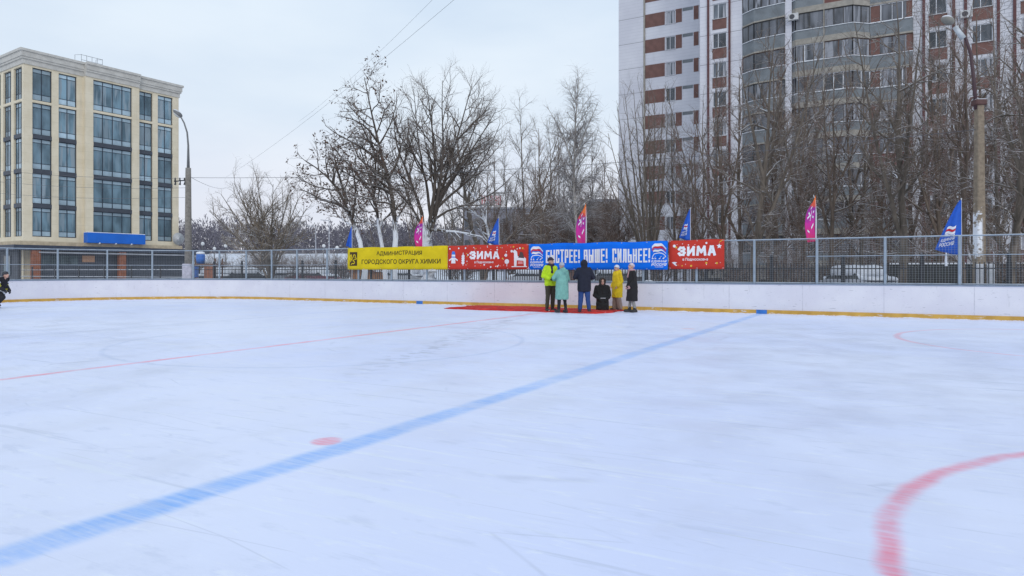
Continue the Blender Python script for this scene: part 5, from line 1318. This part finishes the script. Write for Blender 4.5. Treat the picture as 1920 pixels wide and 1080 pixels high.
    PR = [proto(10, .5, .12, 3, dense, 21, BK2, TWR), proto(10, -.3, .11, 2, asc, 22, BK2, TWR), proto(10, .9, .15, 3, dense, 23, BK, TW), proto(10, -.8, .11, 2, asc, 24, BK2, TWR), proto(10, .2, .09, 1, asc, 25, BK, TWG)]
    gr = 'bare trees in front of the apartment block'
    row = [  # x, depth, top row y, prototype, turn, label
        (1268, 44, 215, 1, .4, 'bare tree just right of the upright clump of stems'), (1300, 36, 240, 3, 2.0, 'short dark bare tree behind the right end of the blue banner'),
        (1338, 50, 112, 4, 1.0, 'slim bare tree in front of the narrow window column left of the balconies'), (1362, 38, 162, 0, 3.0, 'bare tree behind the right edge of the short red banner'),
        (1412, 31, 57, 2, .7, 'thick trunked bare tree rising before the curved balconies'), (1452, 44, 92, 1, 5.1, 'bare tree before the right end of the curved balconies'),
        (1488, 37, 147, 3, 4.0, 'bare tree just left of the slim magenta flag'), (1532, 47, 72, 4, 2.2, 'slender bare tree rising before the middle of the box balconies'),
        (1560, 34, 132, 0, 1.4, 'bare tree just right of the slim magenta flag'), (1600, 45, 112, 1, .2, 'bare tree before the right end of the box balconies behind the snowy car'),
        (1640, 35, 152, 3, 3.6, 'bare tree before the recessed loggias left of the forked trunk'), (1692, 30, 15, 2, 4.5, 'thick forked bare tree before the right edge of the loggias'),
        (1738, 46, 50, 4, 5.0, 'slim bare tree before the leftmost pair of dark red strips'), (1768, 33, 80, 0, 2.6, 'bare tree directly behind the large blue flag'),
        (1806, 27, 37, 1, 1.9, 'tall bare tree between the large blue flag and the concrete lamp post'), (1858, 40, 30, 3, .9, 'bare tree just right of the concrete lamp post'),
        (1890, 25, 20, 2, 5.6, 'nearest tall bare tree at the right edge of the picture'), (1925, 34, 40, 1, 4.2, 'bare tree cut by the right edge of the picture'),
        (1225, 50, 240, 4, 2.7, 'slim bare tree behind the right emblem of the blue banner'), (1318, 42, 190, 4, 1.7, 'slim bare tree before the left of two dark red strips by the narrow window column'), (1386, 46, 127, 3, 4.9, 'bare tree before the left edge of the curved balconies'),
        (1472, 50, 122, 4, 3.4, 'slim bare tree before the white pier between the balconies'), (1507, 42, 102, 1, 5.8, 'bare tree rising straight behind the slim magenta flag'),
        (1618, 38, 102, 4, 1.2, 'slim bare tree right of the snowy pale car'), (1712, 40, 70, 1, .1, 'bare tree just right of the forked thick tree'), (1752, 42, 40, 4, 5.4, 'slim bare tree left of the large blue flag'), (1786, 44, 30, 3, 1.6, 'bare tree rising right behind the tip of the large blue flag'),
        (1875, 32, 20, 4, 3.1, 'slim bare tree between the lamp post and the right edge'), (1908, 44, 60, 1, 2.5, 'bare tree deep behind the right edge of the picture'),
        (1285, 58, 270, 0, 1.1, 'bare tree close to the wall of the recessed wing of the block'), (1440, 57, 250, 0, 4.4, 'bare tree close to the foot of the curved balconies'), (1665, 50, 260, 0, .5, 'short bare tree close to the foot of the loggias'), (1510, 33, 300, 0, 3.9, 'short bare tree behind the fence panel left of the slim magenta flag'), (1830, 36, 260, 0, 2.9, 'short bare tree tucked behind the concrete lamp post')]
    for x, D, ty, k, rz, lb in row:
        tree('bare_tree', at(x, D, -.05), PR[k], lb, 'tree', gr, rz, zat(ty, D)/10.0)
    for x, D, ty, k, rz, lb in ((845, 62, 300, 4, .3, 'grey background tree seen through the right limbs of the large bare tree'), (868, 70, 255, 4, 1.9, 'taller grey background tree right of the large bare tree'), (905, 66, 285, 3, 2.8, 'background tree left of the red rooftop sign'), (930, 78, 270, 4, 4.1, 'grey background tree just behind the red rooftop sign'), (1003, 74, 285, 4, 5.2, 'grey background tree right of the narrow pointed birch'), (1018, 52, 240, 1, .8, 'russet tinted tree left of the tall birch'), (1052, 60, 230, 4, 3.5, 'grey background tree just left of the tall birch'), (1108, 58, 250, 4, 1.3, 'grey background tree right of the tall birch'), (1132, 66, 290, 3, 2.1, 'background tree left of the corner of the apartment block'), (775, 64, 320, 3, 4.6, 'background tree behind the base of the large bare tree'), (712, 68, 335, 4, .9, 'small background tree seen between the snowy maple trunks')):
        tree('bare_tree', at(x, D, -.05), PR[k], lb, 'tree', 'grey trees far behind the banners', rz, zat(ty, D)/10.0)
    # russet thicket between the birch and the block, and the scrub at its foot
    th = [dict(n=14, ang=40, len=.4, r=.04, up=.06, k=6, t0=.1, wob=.12), dict(n=9, ang=42, len=.5, r=.018, up=.05, k=5, t0=.1), dict(n=7, ang=42, abs=.8, r=.012, up=.04, k=4, t0=.1)]
    T2 = grow([([(0, 0, -.1), (.3, .1, 2.5), (.1, 0, 5), (.4, 0, 7)], .12, .015, 1), ([(0, 0, .5), (-1, .5, 3), (-1.8, .8, 5.6)], .08, .012, 0), ([(0, 0, .5), (1.1, -.6, 3), (1.9, -.9, 5.8)], .08, .012, 0)], th, 31, BK2, TWR)
    for x, D, ty, rz, lb in ((1010, 58, 345, 0, 'russet bushy tree just left of the pale birch trunk'), (1058, 62, 330, 2.1, 'russet bushy tree straight behind the magenta and orange flag'), (1115, 56, 335, 4.0, 'russet bushy tree in front of the brown house'), (960, 66, 365, 1.2, 'russet bushy tree below the narrow pointed birch'), (1160, 52, 345, 5.0, 'russet bushy tree at the foot of the corner clump')):
        tree('bushy_tree', at(x, D, -.05), T2, lb, 'tree', 'russet bushy trees behind the banners', rz, zat(ty, D)/7.2)
    sh = [dict(n=9, ang=45, len=.45, r=.02, up=.08, k=5, t0=.1, wob=.14), dict(n=7, ang=42, len=.5, r=.011, up=.05, k=4, t0=.1), dict(n=5, ang=42, abs=.4, r=.008, up=.03, k=3, t0=.1)]
    S2 = grow([([(0, 0, -.05), (.5*math.cos(a), .5*math.sin(a), 1.1), (1.1*math.cos(a), 1.1*math.sin(a), 2.2)], .03, .008, 0) for a in (0, 1.2, 2.5, 3.7, 5.0)], sh, 41, BK2, TWR)
    for x, D, s_, rz, lb in ((558, 44, .75, 0, 'round brown shrub beside the red parked car'), (1380, 34, 1.0, 1, 'bare shrub right of the short red banner'), (1470, 33, 1.2, 2, 'bare shrub behind the second fence post right of the banners'), (1545, 38, 1.1, 3, 'bare shrub left of the snowy white car'), (1700, 34, 1.2, 4, 'bare shrub left of the large blue flag'), (1760, 40, 1.3, 5, 'bare shrub under the large blue flag'), (1885, 30, 1.2, .6, 'bare shrub at the right end of the fence'),
                         (860, 46, 1.4, 1.5, 'bare shrub behind the long red banner'), (1240, 44, 1.5, 2.5, 'bare shrub behind the right half of the blue banner'), (1330, 46, 1.5, 3.3, 'bare shrub behind the short red banner'), (1620, 52, 1.9, 3.8, 'large bare shrub in front of the block behind the snowy car')):
        tree('bare_shrub', at(x, D, -.05), S2, lb, 'shrub', 'bare shrubs beyond the rink', rz, s_)
    g = random.Random(2)
    for k in range(26):
        D = g.uniform(75, 135); x = 372+k*11+g.uniform(-6, 6); q = at(x, D); q.z = ground_h(q.x, q.y)-.1
        tree('bare_shrub', q, S2, 'small bare shrub on the snowy slope far behind the left part of the fence', 'shrub', 'bare shrubs on the far snowy slope', g.uniform(0, 6), g.uniform(.7, 1.7))
trees()

# the far wood on the rise
def far_wood():
    g = np.random.default_rng(5); n = 2400; V = []; Q = []
    X = g.uniform(-330, 260, n); D = g.uniform(285, 380, n); hts = g.normal(14.5, 1.6, n)*np.where(X < -120, 1.1, 1)
    parts = []
    for x, d, h in zip(X, D, hts):
        wx = x*.878-d*.479; wy = x*.479+d*.878; z0 = ground_h(wx, wy)
        m = 64; t = g.uniform(.08, 1, m); r = h*.30*np.sin(np.pi*np.clip(t, .1, .96))**.7; a = g.uniform(0, 6.28, m)
        c = np.stack([wx+r*np.cos(a)*g.uniform(.2, 1, m), wy+r*np.sin(a)*g.uniform(.2, 1, m), z0+h*t], 1)
        dirv = np.stack([np.cos(a)*.6, np.sin(a)*.6, g.uniform(.5, 1.5, m)], 1)*g.uniform(.35, 1.0, (m, 1)); wv = np.cross(dirv, g.normal(size=(m, 3))); wv /= np.linalg.norm(wv, axis=1, keepdims=True); wv *= g.uniform(.10, .30, (m, 1))
        parts.append(np.stack([c-dirv, c-wv, c+dirv, c+wv], 1).reshape(-1, 3))
    V = np.concatenate(parts); me = np_mesh('far_wood', [(V, np.arange(len(V)).reshape(-1, 4))], mat('far_wood_twigs', (.15, .14, .165), .95, .25, .02))
    tag(link('far_wood', me), 'purple grey leafless wood on the distant rise', 'wood', kind='stuff')
far_wood()

# ------------------------------------------------------------------ street furniture and things beyond the rink
def lamps():
    # tapered concrete pole, slim steel arm, lantern leaning to the left
    def lantern(m, c, d, up):
        pass
    e = empty('street_lamp', at(353, 36, 0), TH, 'tall dark street lamp post left with its lantern curving to the left', 'street lamp')
    zt = zat(315, 36)
    MB().tube([(0, 0, -.1), (0, 0, zt)], [.20, .14], 12).build('pole', M['concrete'], e, True)
    k = 36/F
    MB().tube([(0, 0, zt-.3), (0, 0, zt+1.2), (-.06, 0, zt+1.9), (-.22, 0, zt+2.4), (-.40, 0, zt+2.75)], [.09, .05, .045, .04, .04], 8).build('arm', M['lamp_metal'], e, True)
    m = MB(); Mx = Matrix.Rotation(R(-35), 3, 'Y'); m.sphere((-.56, 0, zt+2.92), (.30, .17, .13), 14, 10, 0, Matrix.Rotation(R(40), 3, 'Y')); h = m.build('lamp_head', M['lamp_metal'], e, True)
    m = MB(); m.sphere((-.59, 0, zt+2.84), (.24, .14, .10), 12, 8, 0, Matrix.Rotation(R(40), 3, 'Y')); m.build('lamp_cover', M['lamp_glass'], h, True)
    br = MB(); br.tube([(-.75, 0, zt-.72), (.1, 0, zt-.62)], .03, 6)
    for x in (-.2, -.45, -.7): br.tube([(x, 0, zt-.7), (x, 0, zt-.52)], [.05, .03], 8); br.tube([(x, 0, zt-.9), (x+.02, .02, zt-.7)], [.06, .02], 8)
    br.build('cable_bracket', M['black_metal'], e)
    MB().cbox(-.24, .24, -.22, .22, -.1, 1.75, .03).build('painted_base', mat('pole_base_lilac', (.50, .48, .55), .8, .2, 4), e)
    # right: thick rectangular concrete pole with snow stuck on, long arm back over the street
    D = 24; e = empty('street_lamp', at(1836, D, 0), TH, 'thick concrete street lamp post right with snow stuck on its side', 'street lamp')
    zt = zat(198, D); px_ = D/F
    t = NT('pole_concrete_snowy'); z = t.xyz()[2]; n = t.noise(5, 4, .7); c = t.mix(t.rng(t.noise(8, 5, .6), .3, .7), (.20, .155, .11), (.30, .24, .175))
    f = t.math('MULTIPLY', t.math('MULTIPLY', t.rng(t.math('ADD', z, t.math('MULTIPLY', t.math('SUBTRACT', n, .5), 1.6)), 1.75, 2.05), t.rng(t.math('ADD', z, t.math('MULTIPLY', t.math('SUBTRACT', n, .5), 2.2)), 3.2, 3.5, 1, 0)), t.rng(t.noise(4, 3), .35, .45))
    f = t.math('MULTIPLY', f, t.rng(t.xyz()[0], .06, -.03)); pc = t.done(t.mix(f, c, SNOW), .9, n, .4, .02)
    m = MB(); m.rings([[(x*w_, y*w_, zz) for x, y in ((-1, -.8), (-.8, -1), (.8, -1), (1, -.8), (1, .8), (.8, 1), (-.8, 1), (-1, .8))] for zz, w_ in ((-.1, .165), (zt*.5, .14), (zt, .115))]); m.build('pole', pc, e)
    cp = MB(); cp.cbox(-.20, .18, -.17, .17, zt, zt+.22, .03); cp.tube([(-.36, 0, zt+.1), (-.3, 0, zt+.28), (0, 0, zt+.34)], .03, 6); cp.build('pole_cap', mat('cap_red_brown', (.10, .045, .04), .6, snow=.5), e)
    def q(x, y): return ((x-1836)*px_, 0, zat(y, D))
    MB().tube([q(1830, 205), q(1826, 150), q(1820, 100), q(1810, 70), q(1799, 55)], [.065, .06, .055, .05, .045], 8).build('arm', mat('arm_dark_red', (.07, .035, .04), .5), e, True)
    lh = MB(); a = Vector(q(1806, 72)); b = Vector(q(1790, 50)); lh.tube([a, b], [.10, .08], 10); lh.build('lamp_neck', mat('lamp_neck_pale', (.50, .53, .55), .5), e, True)
    m = MB(); m.sphere(q(1777, 38), (.24, .17, .15), 16, 10, 0, Matrix.Rotation(R(25), 3, 'Y')); h = m.build('lamp_head', mat('lantern_olive', (.22, .21, .185), .5, .1, 5, snow=.35), e, True)
    for x in (-.16, .22): MB().cbox(x-.12, x+.12, -.32, -.22, -.1, zat(495, D), .02).build('base_panel', mat('base_pale', (.60, .61, .64), .8, .12, 3), e)
lamps()

def cables():
    def cab(p, q, sag, label, r=.012, n=24):
        p, q = Vector(p), Vector(q); o = p
        pts = [p.lerp(q, i/n)-p-Vector((0, 0, sag*4*(i/n)*(1-i/n))) for i in range(n+1)]
        ob = MB().tube(pts, r, 5).build('overhead_cable', M['cable'], None, False, p); tag(ob, label, 'cable', 'overhead cables')
    cab(pt(354, 333, 36), pt(1830, 243, 24), .5, 'long overhead cable from the left lamp post across to the right one', .010)
    cab(pt(354, 330, 36), pt(424, 352, 80), .3, 'short overhead cable running back from the left lamp post into the distance', .011)
    for k, (y0, y1) in enumerate(((326, 330), (344, 352), (362, 374))):
        cab(pt(350, y0+8, 36), pt(-60, y1-18, 44), .25, ('upper', 'middle', 'lower')[k]+' of three cables crossing in front of the beige office block', .008)
    cab(pt(424, 332, 95), pt(880, -25, 40), .6, 'long faint cable climbing across the open sky', .009)
    cab(pt(560, 228, 95), pt(835, -25, 45), .5, 'shorter faint cable climbing across the sky left of the long one', .008)
cables()

def picket_fence():
    YF = 28.4; e = empty('picket_fence', (-12, YF, 0), 0, 'black metal picket fence standing beyond the rink', 'fence')
    L = 2.55; m = MB()
    n = 20
    for k in range(n): x = -L/2+L*(k+.5)/n; m.box(x-.016, x+.016, -.012, .012, .05, 1.66)
    for z in (.22, 1.45): m.box(-L/2, L/2, .012, .042, z-.022, z+.022)
    me = m.mesh('fence_panel', M['black_metal'])
    pm_ = MB().cbox(-.06, .06, -.06, .06, -.1, 1.86, .015); pm_.sphere((0, 0, 1.92), .075, 8, 6); pm_ = pm_.mesh('post', M['black_metal'])
    for k in range(23):
        x = -38.2+L*k+12; o = link('post', pm_, e); o.location = (x-L/2, 0, 0); o = link('fence_panel', me, e); o.location = (x, 0, 0)
    e2 = empty('railing', (-47, YF, 0), 0, 'two bar black railing in front of the beige office block', 'railing')
    pm2 = MB().cbox(-.05, .05, -.05, .05, -.1, 1.72, .015).mesh('post', M['black_metal'])
    for k in range(7): o = link('post', pm2, e2); o.location = (-9.5+3.2*k-1.8, 0, 0)
    for z in (1.45, .95): MB().tube([(-13, 0, z), (7.5, 0, z)], .028, 6).build('rail', mat('rail_snowy', (.12, .13, .15), .5, snow=.3), e2)
picket_fence()

def car(loc, rz, col, label, snowy=True, group='parked cars beyond the fence'):
    e = empty('parked_car', loc, rz, label, 'car', group)
    body = mat('car_paint_'+str(len(bpy.data.materials)), col, .3, .05, 3, spec=.6); gl = mat('car_glass', (.03, .035, .04), .08)
    W = .88
    prof = [(-2.12, .32), (-2.16, .62), (-2.02, .88), (-1.25, .97), (1.3, .98), (2.0, .84), (2.14, .6), (2.12, .32)]
    m = MB(); rs = []
    for y, k in ((-W, .93), (-W*.98, 1), (W*.98, 1), (W, .93)): rs.append([(x*k, y, .32+(z-.32)*k) for x, z in prof])
    m.rings(rs); m.build('body', body, e)
    cab_ = [(-1.55, .96), (-1.05, 1.42), (-.3, 1.52), (.55, 1.47), (1.35, .97)]
    m = MB(); m.rings([[(x, -W*.95, z) if z < 1 else (x, -W*.74, z) for x, z in cab_], [(x, W*.95, z) if z < 1 else (x, W*.74, z) for x, z in cab_]]); m.build('cabin_glass', gl, e)
    rf = MB(); rf.rings([[(x*f, -W*.76*f, z+h) for x, z in ((-1.1, 1.41), (-.3, 1.52), (.58, 1.46))]+[(x*f, W*.76*f, z+h) for x, z in ((.58, 1.46), (-.3, 1.52), (-1.1, 1.41))] for f, h in ((1, .0), (1, .03), (.97, .05))]); rf.build('roof', body, e)
    for sy in (-1, 1):
        for x in (-1.0, .35): MB().box(x-.04, x+.04, sy*W*.86-.03, sy*W*.86+.03, .96, 1.46).build('pillar', body, e)
    for x in (-1.35, 1.32):
        for sy in (-1, 1):
            m = MB(); m.tube([(x, sy*(W-.2), .31), (x, sy*(W+.01), .31)], .31, 16); t = m.build('wheel', mat('tyre_rubber', (.02, .02, .02), .9), e)
            MB().tube([(x, sy*(W+.01), .31), (x, sy*(W+.02), .31)], .19, 12).build('rim', mat('rim_alloy', (.4, .4, .42), .4), t)
    for sy in (-1, 1):
        MB().cbox(2.05, 2.16, sy*.62-.2, sy*.62+.2, .58, .74, .02).build('headlight', mat('headlight_clear', (.6, .6, .6), .2), e)
        MB().cbox(-2.19, -2.08, sy*.66-.14, sy*.66+.14, .62, .80, .02).build('tail_light', mat('tail_red', (.4, .02, .02), .3), e)
    if snowy:
        def cap(x0, x1, y, z, h):
            m = MB(); rs = []
            for f, q in ((1, 0), (1, h*.55), (.9, h*.9), (.7, h)):
                rs.append([((x0+x1)/2+((x1-x0)/2)*f*math.copysign(abs(math.cos(a))**.6, math.cos(a)), y*f*math.copysign(abs(math.sin(a))**.6, math.sin(a)), z+q+.03*math.sin(a*5)*(q > 0)) for a in [2*math.pi*k/24 for k in range(24)]])
            m.rings(rs); return m
        cap(-1.6, 1.25, W*.95, 1.15, .48).build('snow_cap', M['snow'], e, True)
        cap(1.15, 2.05, W*.9, .93, .16).build('snow_cap', M['snow'], e, True); cap(-2.05, -1.35, W*.9, .93, .16).build('snow_cap', M['snow'], e, True)
        s = MB(); s.add([(.62, -W*.72, 1.47), (.62, W*.72, 1.47), (1.42, W*.9, .99), (1.42, -W*.9, .99), (.62, -W*.72, 1.40), (.62, W*.72, 1.40), (1.30, W*.9, .97), (1.30, -W*.9, .97)], [(0, 3, 2, 1), (4, 5, 6, 7), (0, 1, 5, 4), (1, 2, 6, 5), (2, 3, 7, 6), (3, 0, 4, 7)]); s.build('snow_on_windscreen', M['snow'], e)
car(at(1610, 32.5, .0), TH-1.5, (.55, .56, .60), 'snow covered pale car behind the right part of the fence')
car(at(456, 56, .02), 1.3, (.03, .03, .035), 'black car capped with snow near the foot of the low wide tree')
car(at(525, 60, .02), 1.45, (.30, .31, .33), 'grey car capped with snow just right of the low wide tree')
car(at(588, 55, .02), .2, (.16, .03, .05), 'dark red car behind the round brown shrub')
car(at(1008, 48, .02), -.1, (.50, .51, .54), 'silver snow capped car under the left part of the blue banner')
car(at(415, 58, .02), 1.2, (.05, .06, .075), 'dark blue car capped with snow right of the play tower')
car(at(1160, 50, .02), .1, (.10, .10, .11), 'dark grey snow capped car under the middle of the blue banner')
car(at(1368, 38, .02), .3, (.02, .021, .023), 'black car right of the short red banner', False)
car(at(760, 58, .02), .0, (.42, .43, .45), 'pale grey snow capped car under the yellow banner')

def street_things():
    # play tower at the left
    e = empty('play_tower', at(385, 50, 0), TH, 'wooden play tower with a blue barrel and coloured panels left of the cars', 'play tower')
    wood = mat('play_wood', (.13, .07, .045), .8, .2, 4); blue = mat('play_blue', (.03, .16, .55), .5); org = mat('play_orange', (.42, .15, .07), .5); grn = mat('play_green', (.03, .22, .17), .5)
    MB().box(-1.1, 1.1, -.7, .7, 1.75, 1.9).build('deck', wood, e)
    for x in (-1.0, 1.0):
        for y in (-.6, .6): MB().tube([(x, y, -.1), (x, y, 2.3)], .06, 8).build('post', wood, e)
    m = MB(); m.rings([[(-.35+r*math.cos(2*math.pi*k/18), r*math.sin(2*math.pi*k/18), z) for k in range(18)] for z, r in ((1.9, .26), (2.2, .31), (2.5, .31), (2.7, .26))]); m.build('barrel', blue, e, True)
    m = MB(); m.sphere((-.35, 0, 2.68), (.32, .32, .14), 14, 8); m.build('snow_cap', M['snow'], e, True)
    MB().cbox(.25, .95, -.72, -.66, .8, 1.7, .02).build('side_panel', org, e); MB().cbox(.1, .9, -.73, -.67, .05, .75, .02).build('side_panel', grn, e)
    MB().cbox(-.95, -.2, -.72, -.66, .9, 1.7, .02).build('side_panel', blue, e)
    # small orange kiosk seen below the yellow banner
    e = empty('wooden_hut', at(690, 46, 0), .2, 'small orange brown wooden hut under the yellow banner', 'hut')
    m = MB(); m.cbox(-.9, .9, -.7, .7, 0, 1.35, .03); m.build('wall', mat('hut_orange', (.42, .20, .09), .8, .2, 3), e)
    m = MB(); m.rings([[(x, y, z) for x, z in ((-1.05, 1.32), (0, 1.8), (1.05, 1.32), (1.0, 1.27), (-1.0, 1.27))] for y in (-.85, .85)]); m.build('roof', mat('hut_roof', (.2, .1, .06), .8, snow=.2), e)
    MB().cbox(-.3, .3, -.74, -.705, .1, 1.05, .01).build('door', wood, e)
    # far street lamps with white globes
    gl = mat('globe_white', (.78, .78, .78), .4)
    for x, y, D, lb in ((380, 457, 120, 'far globe lamp just right of the left street lamp post'), (402, 466, 130, 'far globe lamp left of the low wide tree, lower of two'), (423, 461, 125, 'far globe lamp behind the left branches of the low wide tree'), (607, 461, 125, 'far globe lamp left of the furled blue flag'), (632, 464, 130, 'far globe lamp beside the furled blue flag')):
        b = at(x, D); b.z = ground_h(b.x, b.y)-.1; zt = zat(y, D)-b.z
        e = empty('globe_lamp', b, 0, lb, 'street lamp', 'far globe lamps')
        MB().tube([(0, 0, 0), (0, 0, zt)], .07, 6).build('pole', M['lamp_metal'], e); m = MB(); m.sphere((0, 0, zt), .32, 10, 8); m.build('globe', gl, e, True)
    for x, y, D, lb in ((592, 424, 150, 'far tall lighting mast left of the furled blue flag'), (617, 413, 150, 'far tall lighting mast beside the furled blue flag')):
        b = at(x, D); b.z = ground_h(b.x, b.y)-.1; zt = zat(y, D)-b.z
        e = empty('lighting_mast', b, TH, lb, 'street lamp', 'far lighting masts')
        MB().tube([(0, 0, 0), (0, 0, zt)], [.16, .09], 6).build('pole', mat('mast_grey', (.42, .43, .47), .6), e); MB().tube([(0, 0, zt-.1), (-1.9, 0, zt+.1)], .08, 6).build('arm', mat('mast_grey', (.42, .43, .47), .6), e)
    # low buildings behind the trees
    def block(x0, x1, y_top, D, col, label, name='distant_building', roof=(.35, .36, .40), rows=3, cols=8, depth=12):
        a = at(x0, D); b = at(x1, D); c = (a+b)/2; L = (b-a).length; e = empty(name, (c.x, c.y, 0), TH, label, 'building')
        c_g = ground_h(c.x, c.y); h = zat(y_top, D)
        wm = mat('wall_'+str(len(bpy.data.materials)), col, .85, .15, .6); MB().box(-L/2, L/2, 0, depth, min(0, c_g)-.3, h).build('wall', wm, e)
        MB().box(-L/2-.3, L/2+.3, -.3, depth+.3, h, h+.35).build('roof', mat('flat_roof_'+str(len(bpy.data.materials)), roof, .8, .1, 1, snow=.5), e)
        wg = mat('far_pane', (.06, .07, .085), .2); wf = MB(); 
        for i in range(cols):
            for j in range(rows):
                w = L/cols; z0 = 1.2+j*(h-1.0)/rows
                MB().box(-L/2+w*(i+.2), -L/2+w*(i+.8), -.04, .02, z0, z0+(h-1.0)/rows*.5).build('window', wg, e)
        return e, h, L
    e, h, L = block(868, 992, 392, 130, (.23, .23, .27), 'distant grey building carrying a red rooftop sign', rows=3, cols=7)
    s = empty('rooftop_sign', at(921, 131, 0), TH, 'faint red rooftop sign lettering on the distant grey building', 'sign'); zb = zat(384, 130); zt_ = zat(365, 130)
    fr = MB(); 
    for k in range(5): fr.tube([(-1.9+.95*k, .25, h+.3), (-1.9+.95*k, .25, zt_)], .05, 5)
    for z in (zb, zt_): fr.tube([(-2.0, .25, z), (2.0, .25, z)], .05, 5)
    fr.build('frame', M['lamp_metal'], s)
    rm = mat('sign_red', (.45, .03, .04), .5)
    for k in range(5):
        m = MB(); x = -1.85+.77*k; hh = zt_-zb-.2; m.cbox(x, x+.2, 0, .18, zb+.1, zb+.1+hh, .03); m.cbox(x+.4, x+.6, 0, .18, zb+.1, zb+.1+hh, .03); m.cbox(x+.2, x+.4, .02, .16, zb+.1+hh*(.0, .4, .75, .4, .0)[k], zb+.1+hh*(.0, .4, .75, .4, .0)[k]+.22, .02); m.build('letter', rm, s)
    block(985, 1110, 402, 92, (.16, .085, .065), 'low red brown brick building behind the bushy trees', 'brick_building', (.4, .4, .43), 2, 7)
    block(1112, 1163, 378, 96, (.155, .125, .10), 'brown grey house end left of the apartment block', 'brown_house', (.3, .3, .32), 3, 3, 9)
    # dark sheet fence at the right, behind the pickets
    a = at(1668, 33); e = empty('sheet_fence', (a.x, a.y, 0), 0, 'dark metal sheet fence behind the pickets on the right', 'fence')
    dk = mat('sheet_dark', (.035, .038, .036), .6, .2, 2, snow=.7)
    for k in range(9):
        m = MB(); n = 12; x0 = 2.0*k
        pts = [(x0+2.0*i/n, .03*(i % 2)) for i in range(n+1)]
        m.zprism([(p[0], p[1]) for p in pts]+[(x0+2.0, .08), (x0, .08)], 0, 1.68); m.build('sheet_panel', dk, e)
        MB().tube([(x0, .12, -.1), (x0, .12, 1.75)], .04, 6).build('post', dk, e)
    MB().box(0, 18, -.02, .14, 1.68, 1.75).build('snow_cap', M['snow'], e)
    # snow heaps pushed up behind the boards
    for x, D, r, lb in ((1216, 27, .55, 'small snow heap behind the boards under the right emblem of the blue banner'),):
        m = MB(); rs = []
        for f, q in ((1, 0), (.86, .35), (.6, .7), (.3, .92), (.08, 1)):
            rs.append([(r*1.5*f*math.cos(a)*(1+.12*math.sin(3*a)), r*f*math.sin(a)*(1+.1*math.cos(2*a)), q*r*1.0+.9*(D < 30)*0+.02*math.sin(a*5)) for a in [2*math.pi*k/20 for k in range(20)]])
        m.rings(rs); o = m.build('snow_heap', M['snow'], None, True, at(x, D, -.08)); tag(o, lb, 'snow heap', 'snow heaps'); o.scale = (1, 1, 1.25 if D > 30 else 1.9)
street_things()
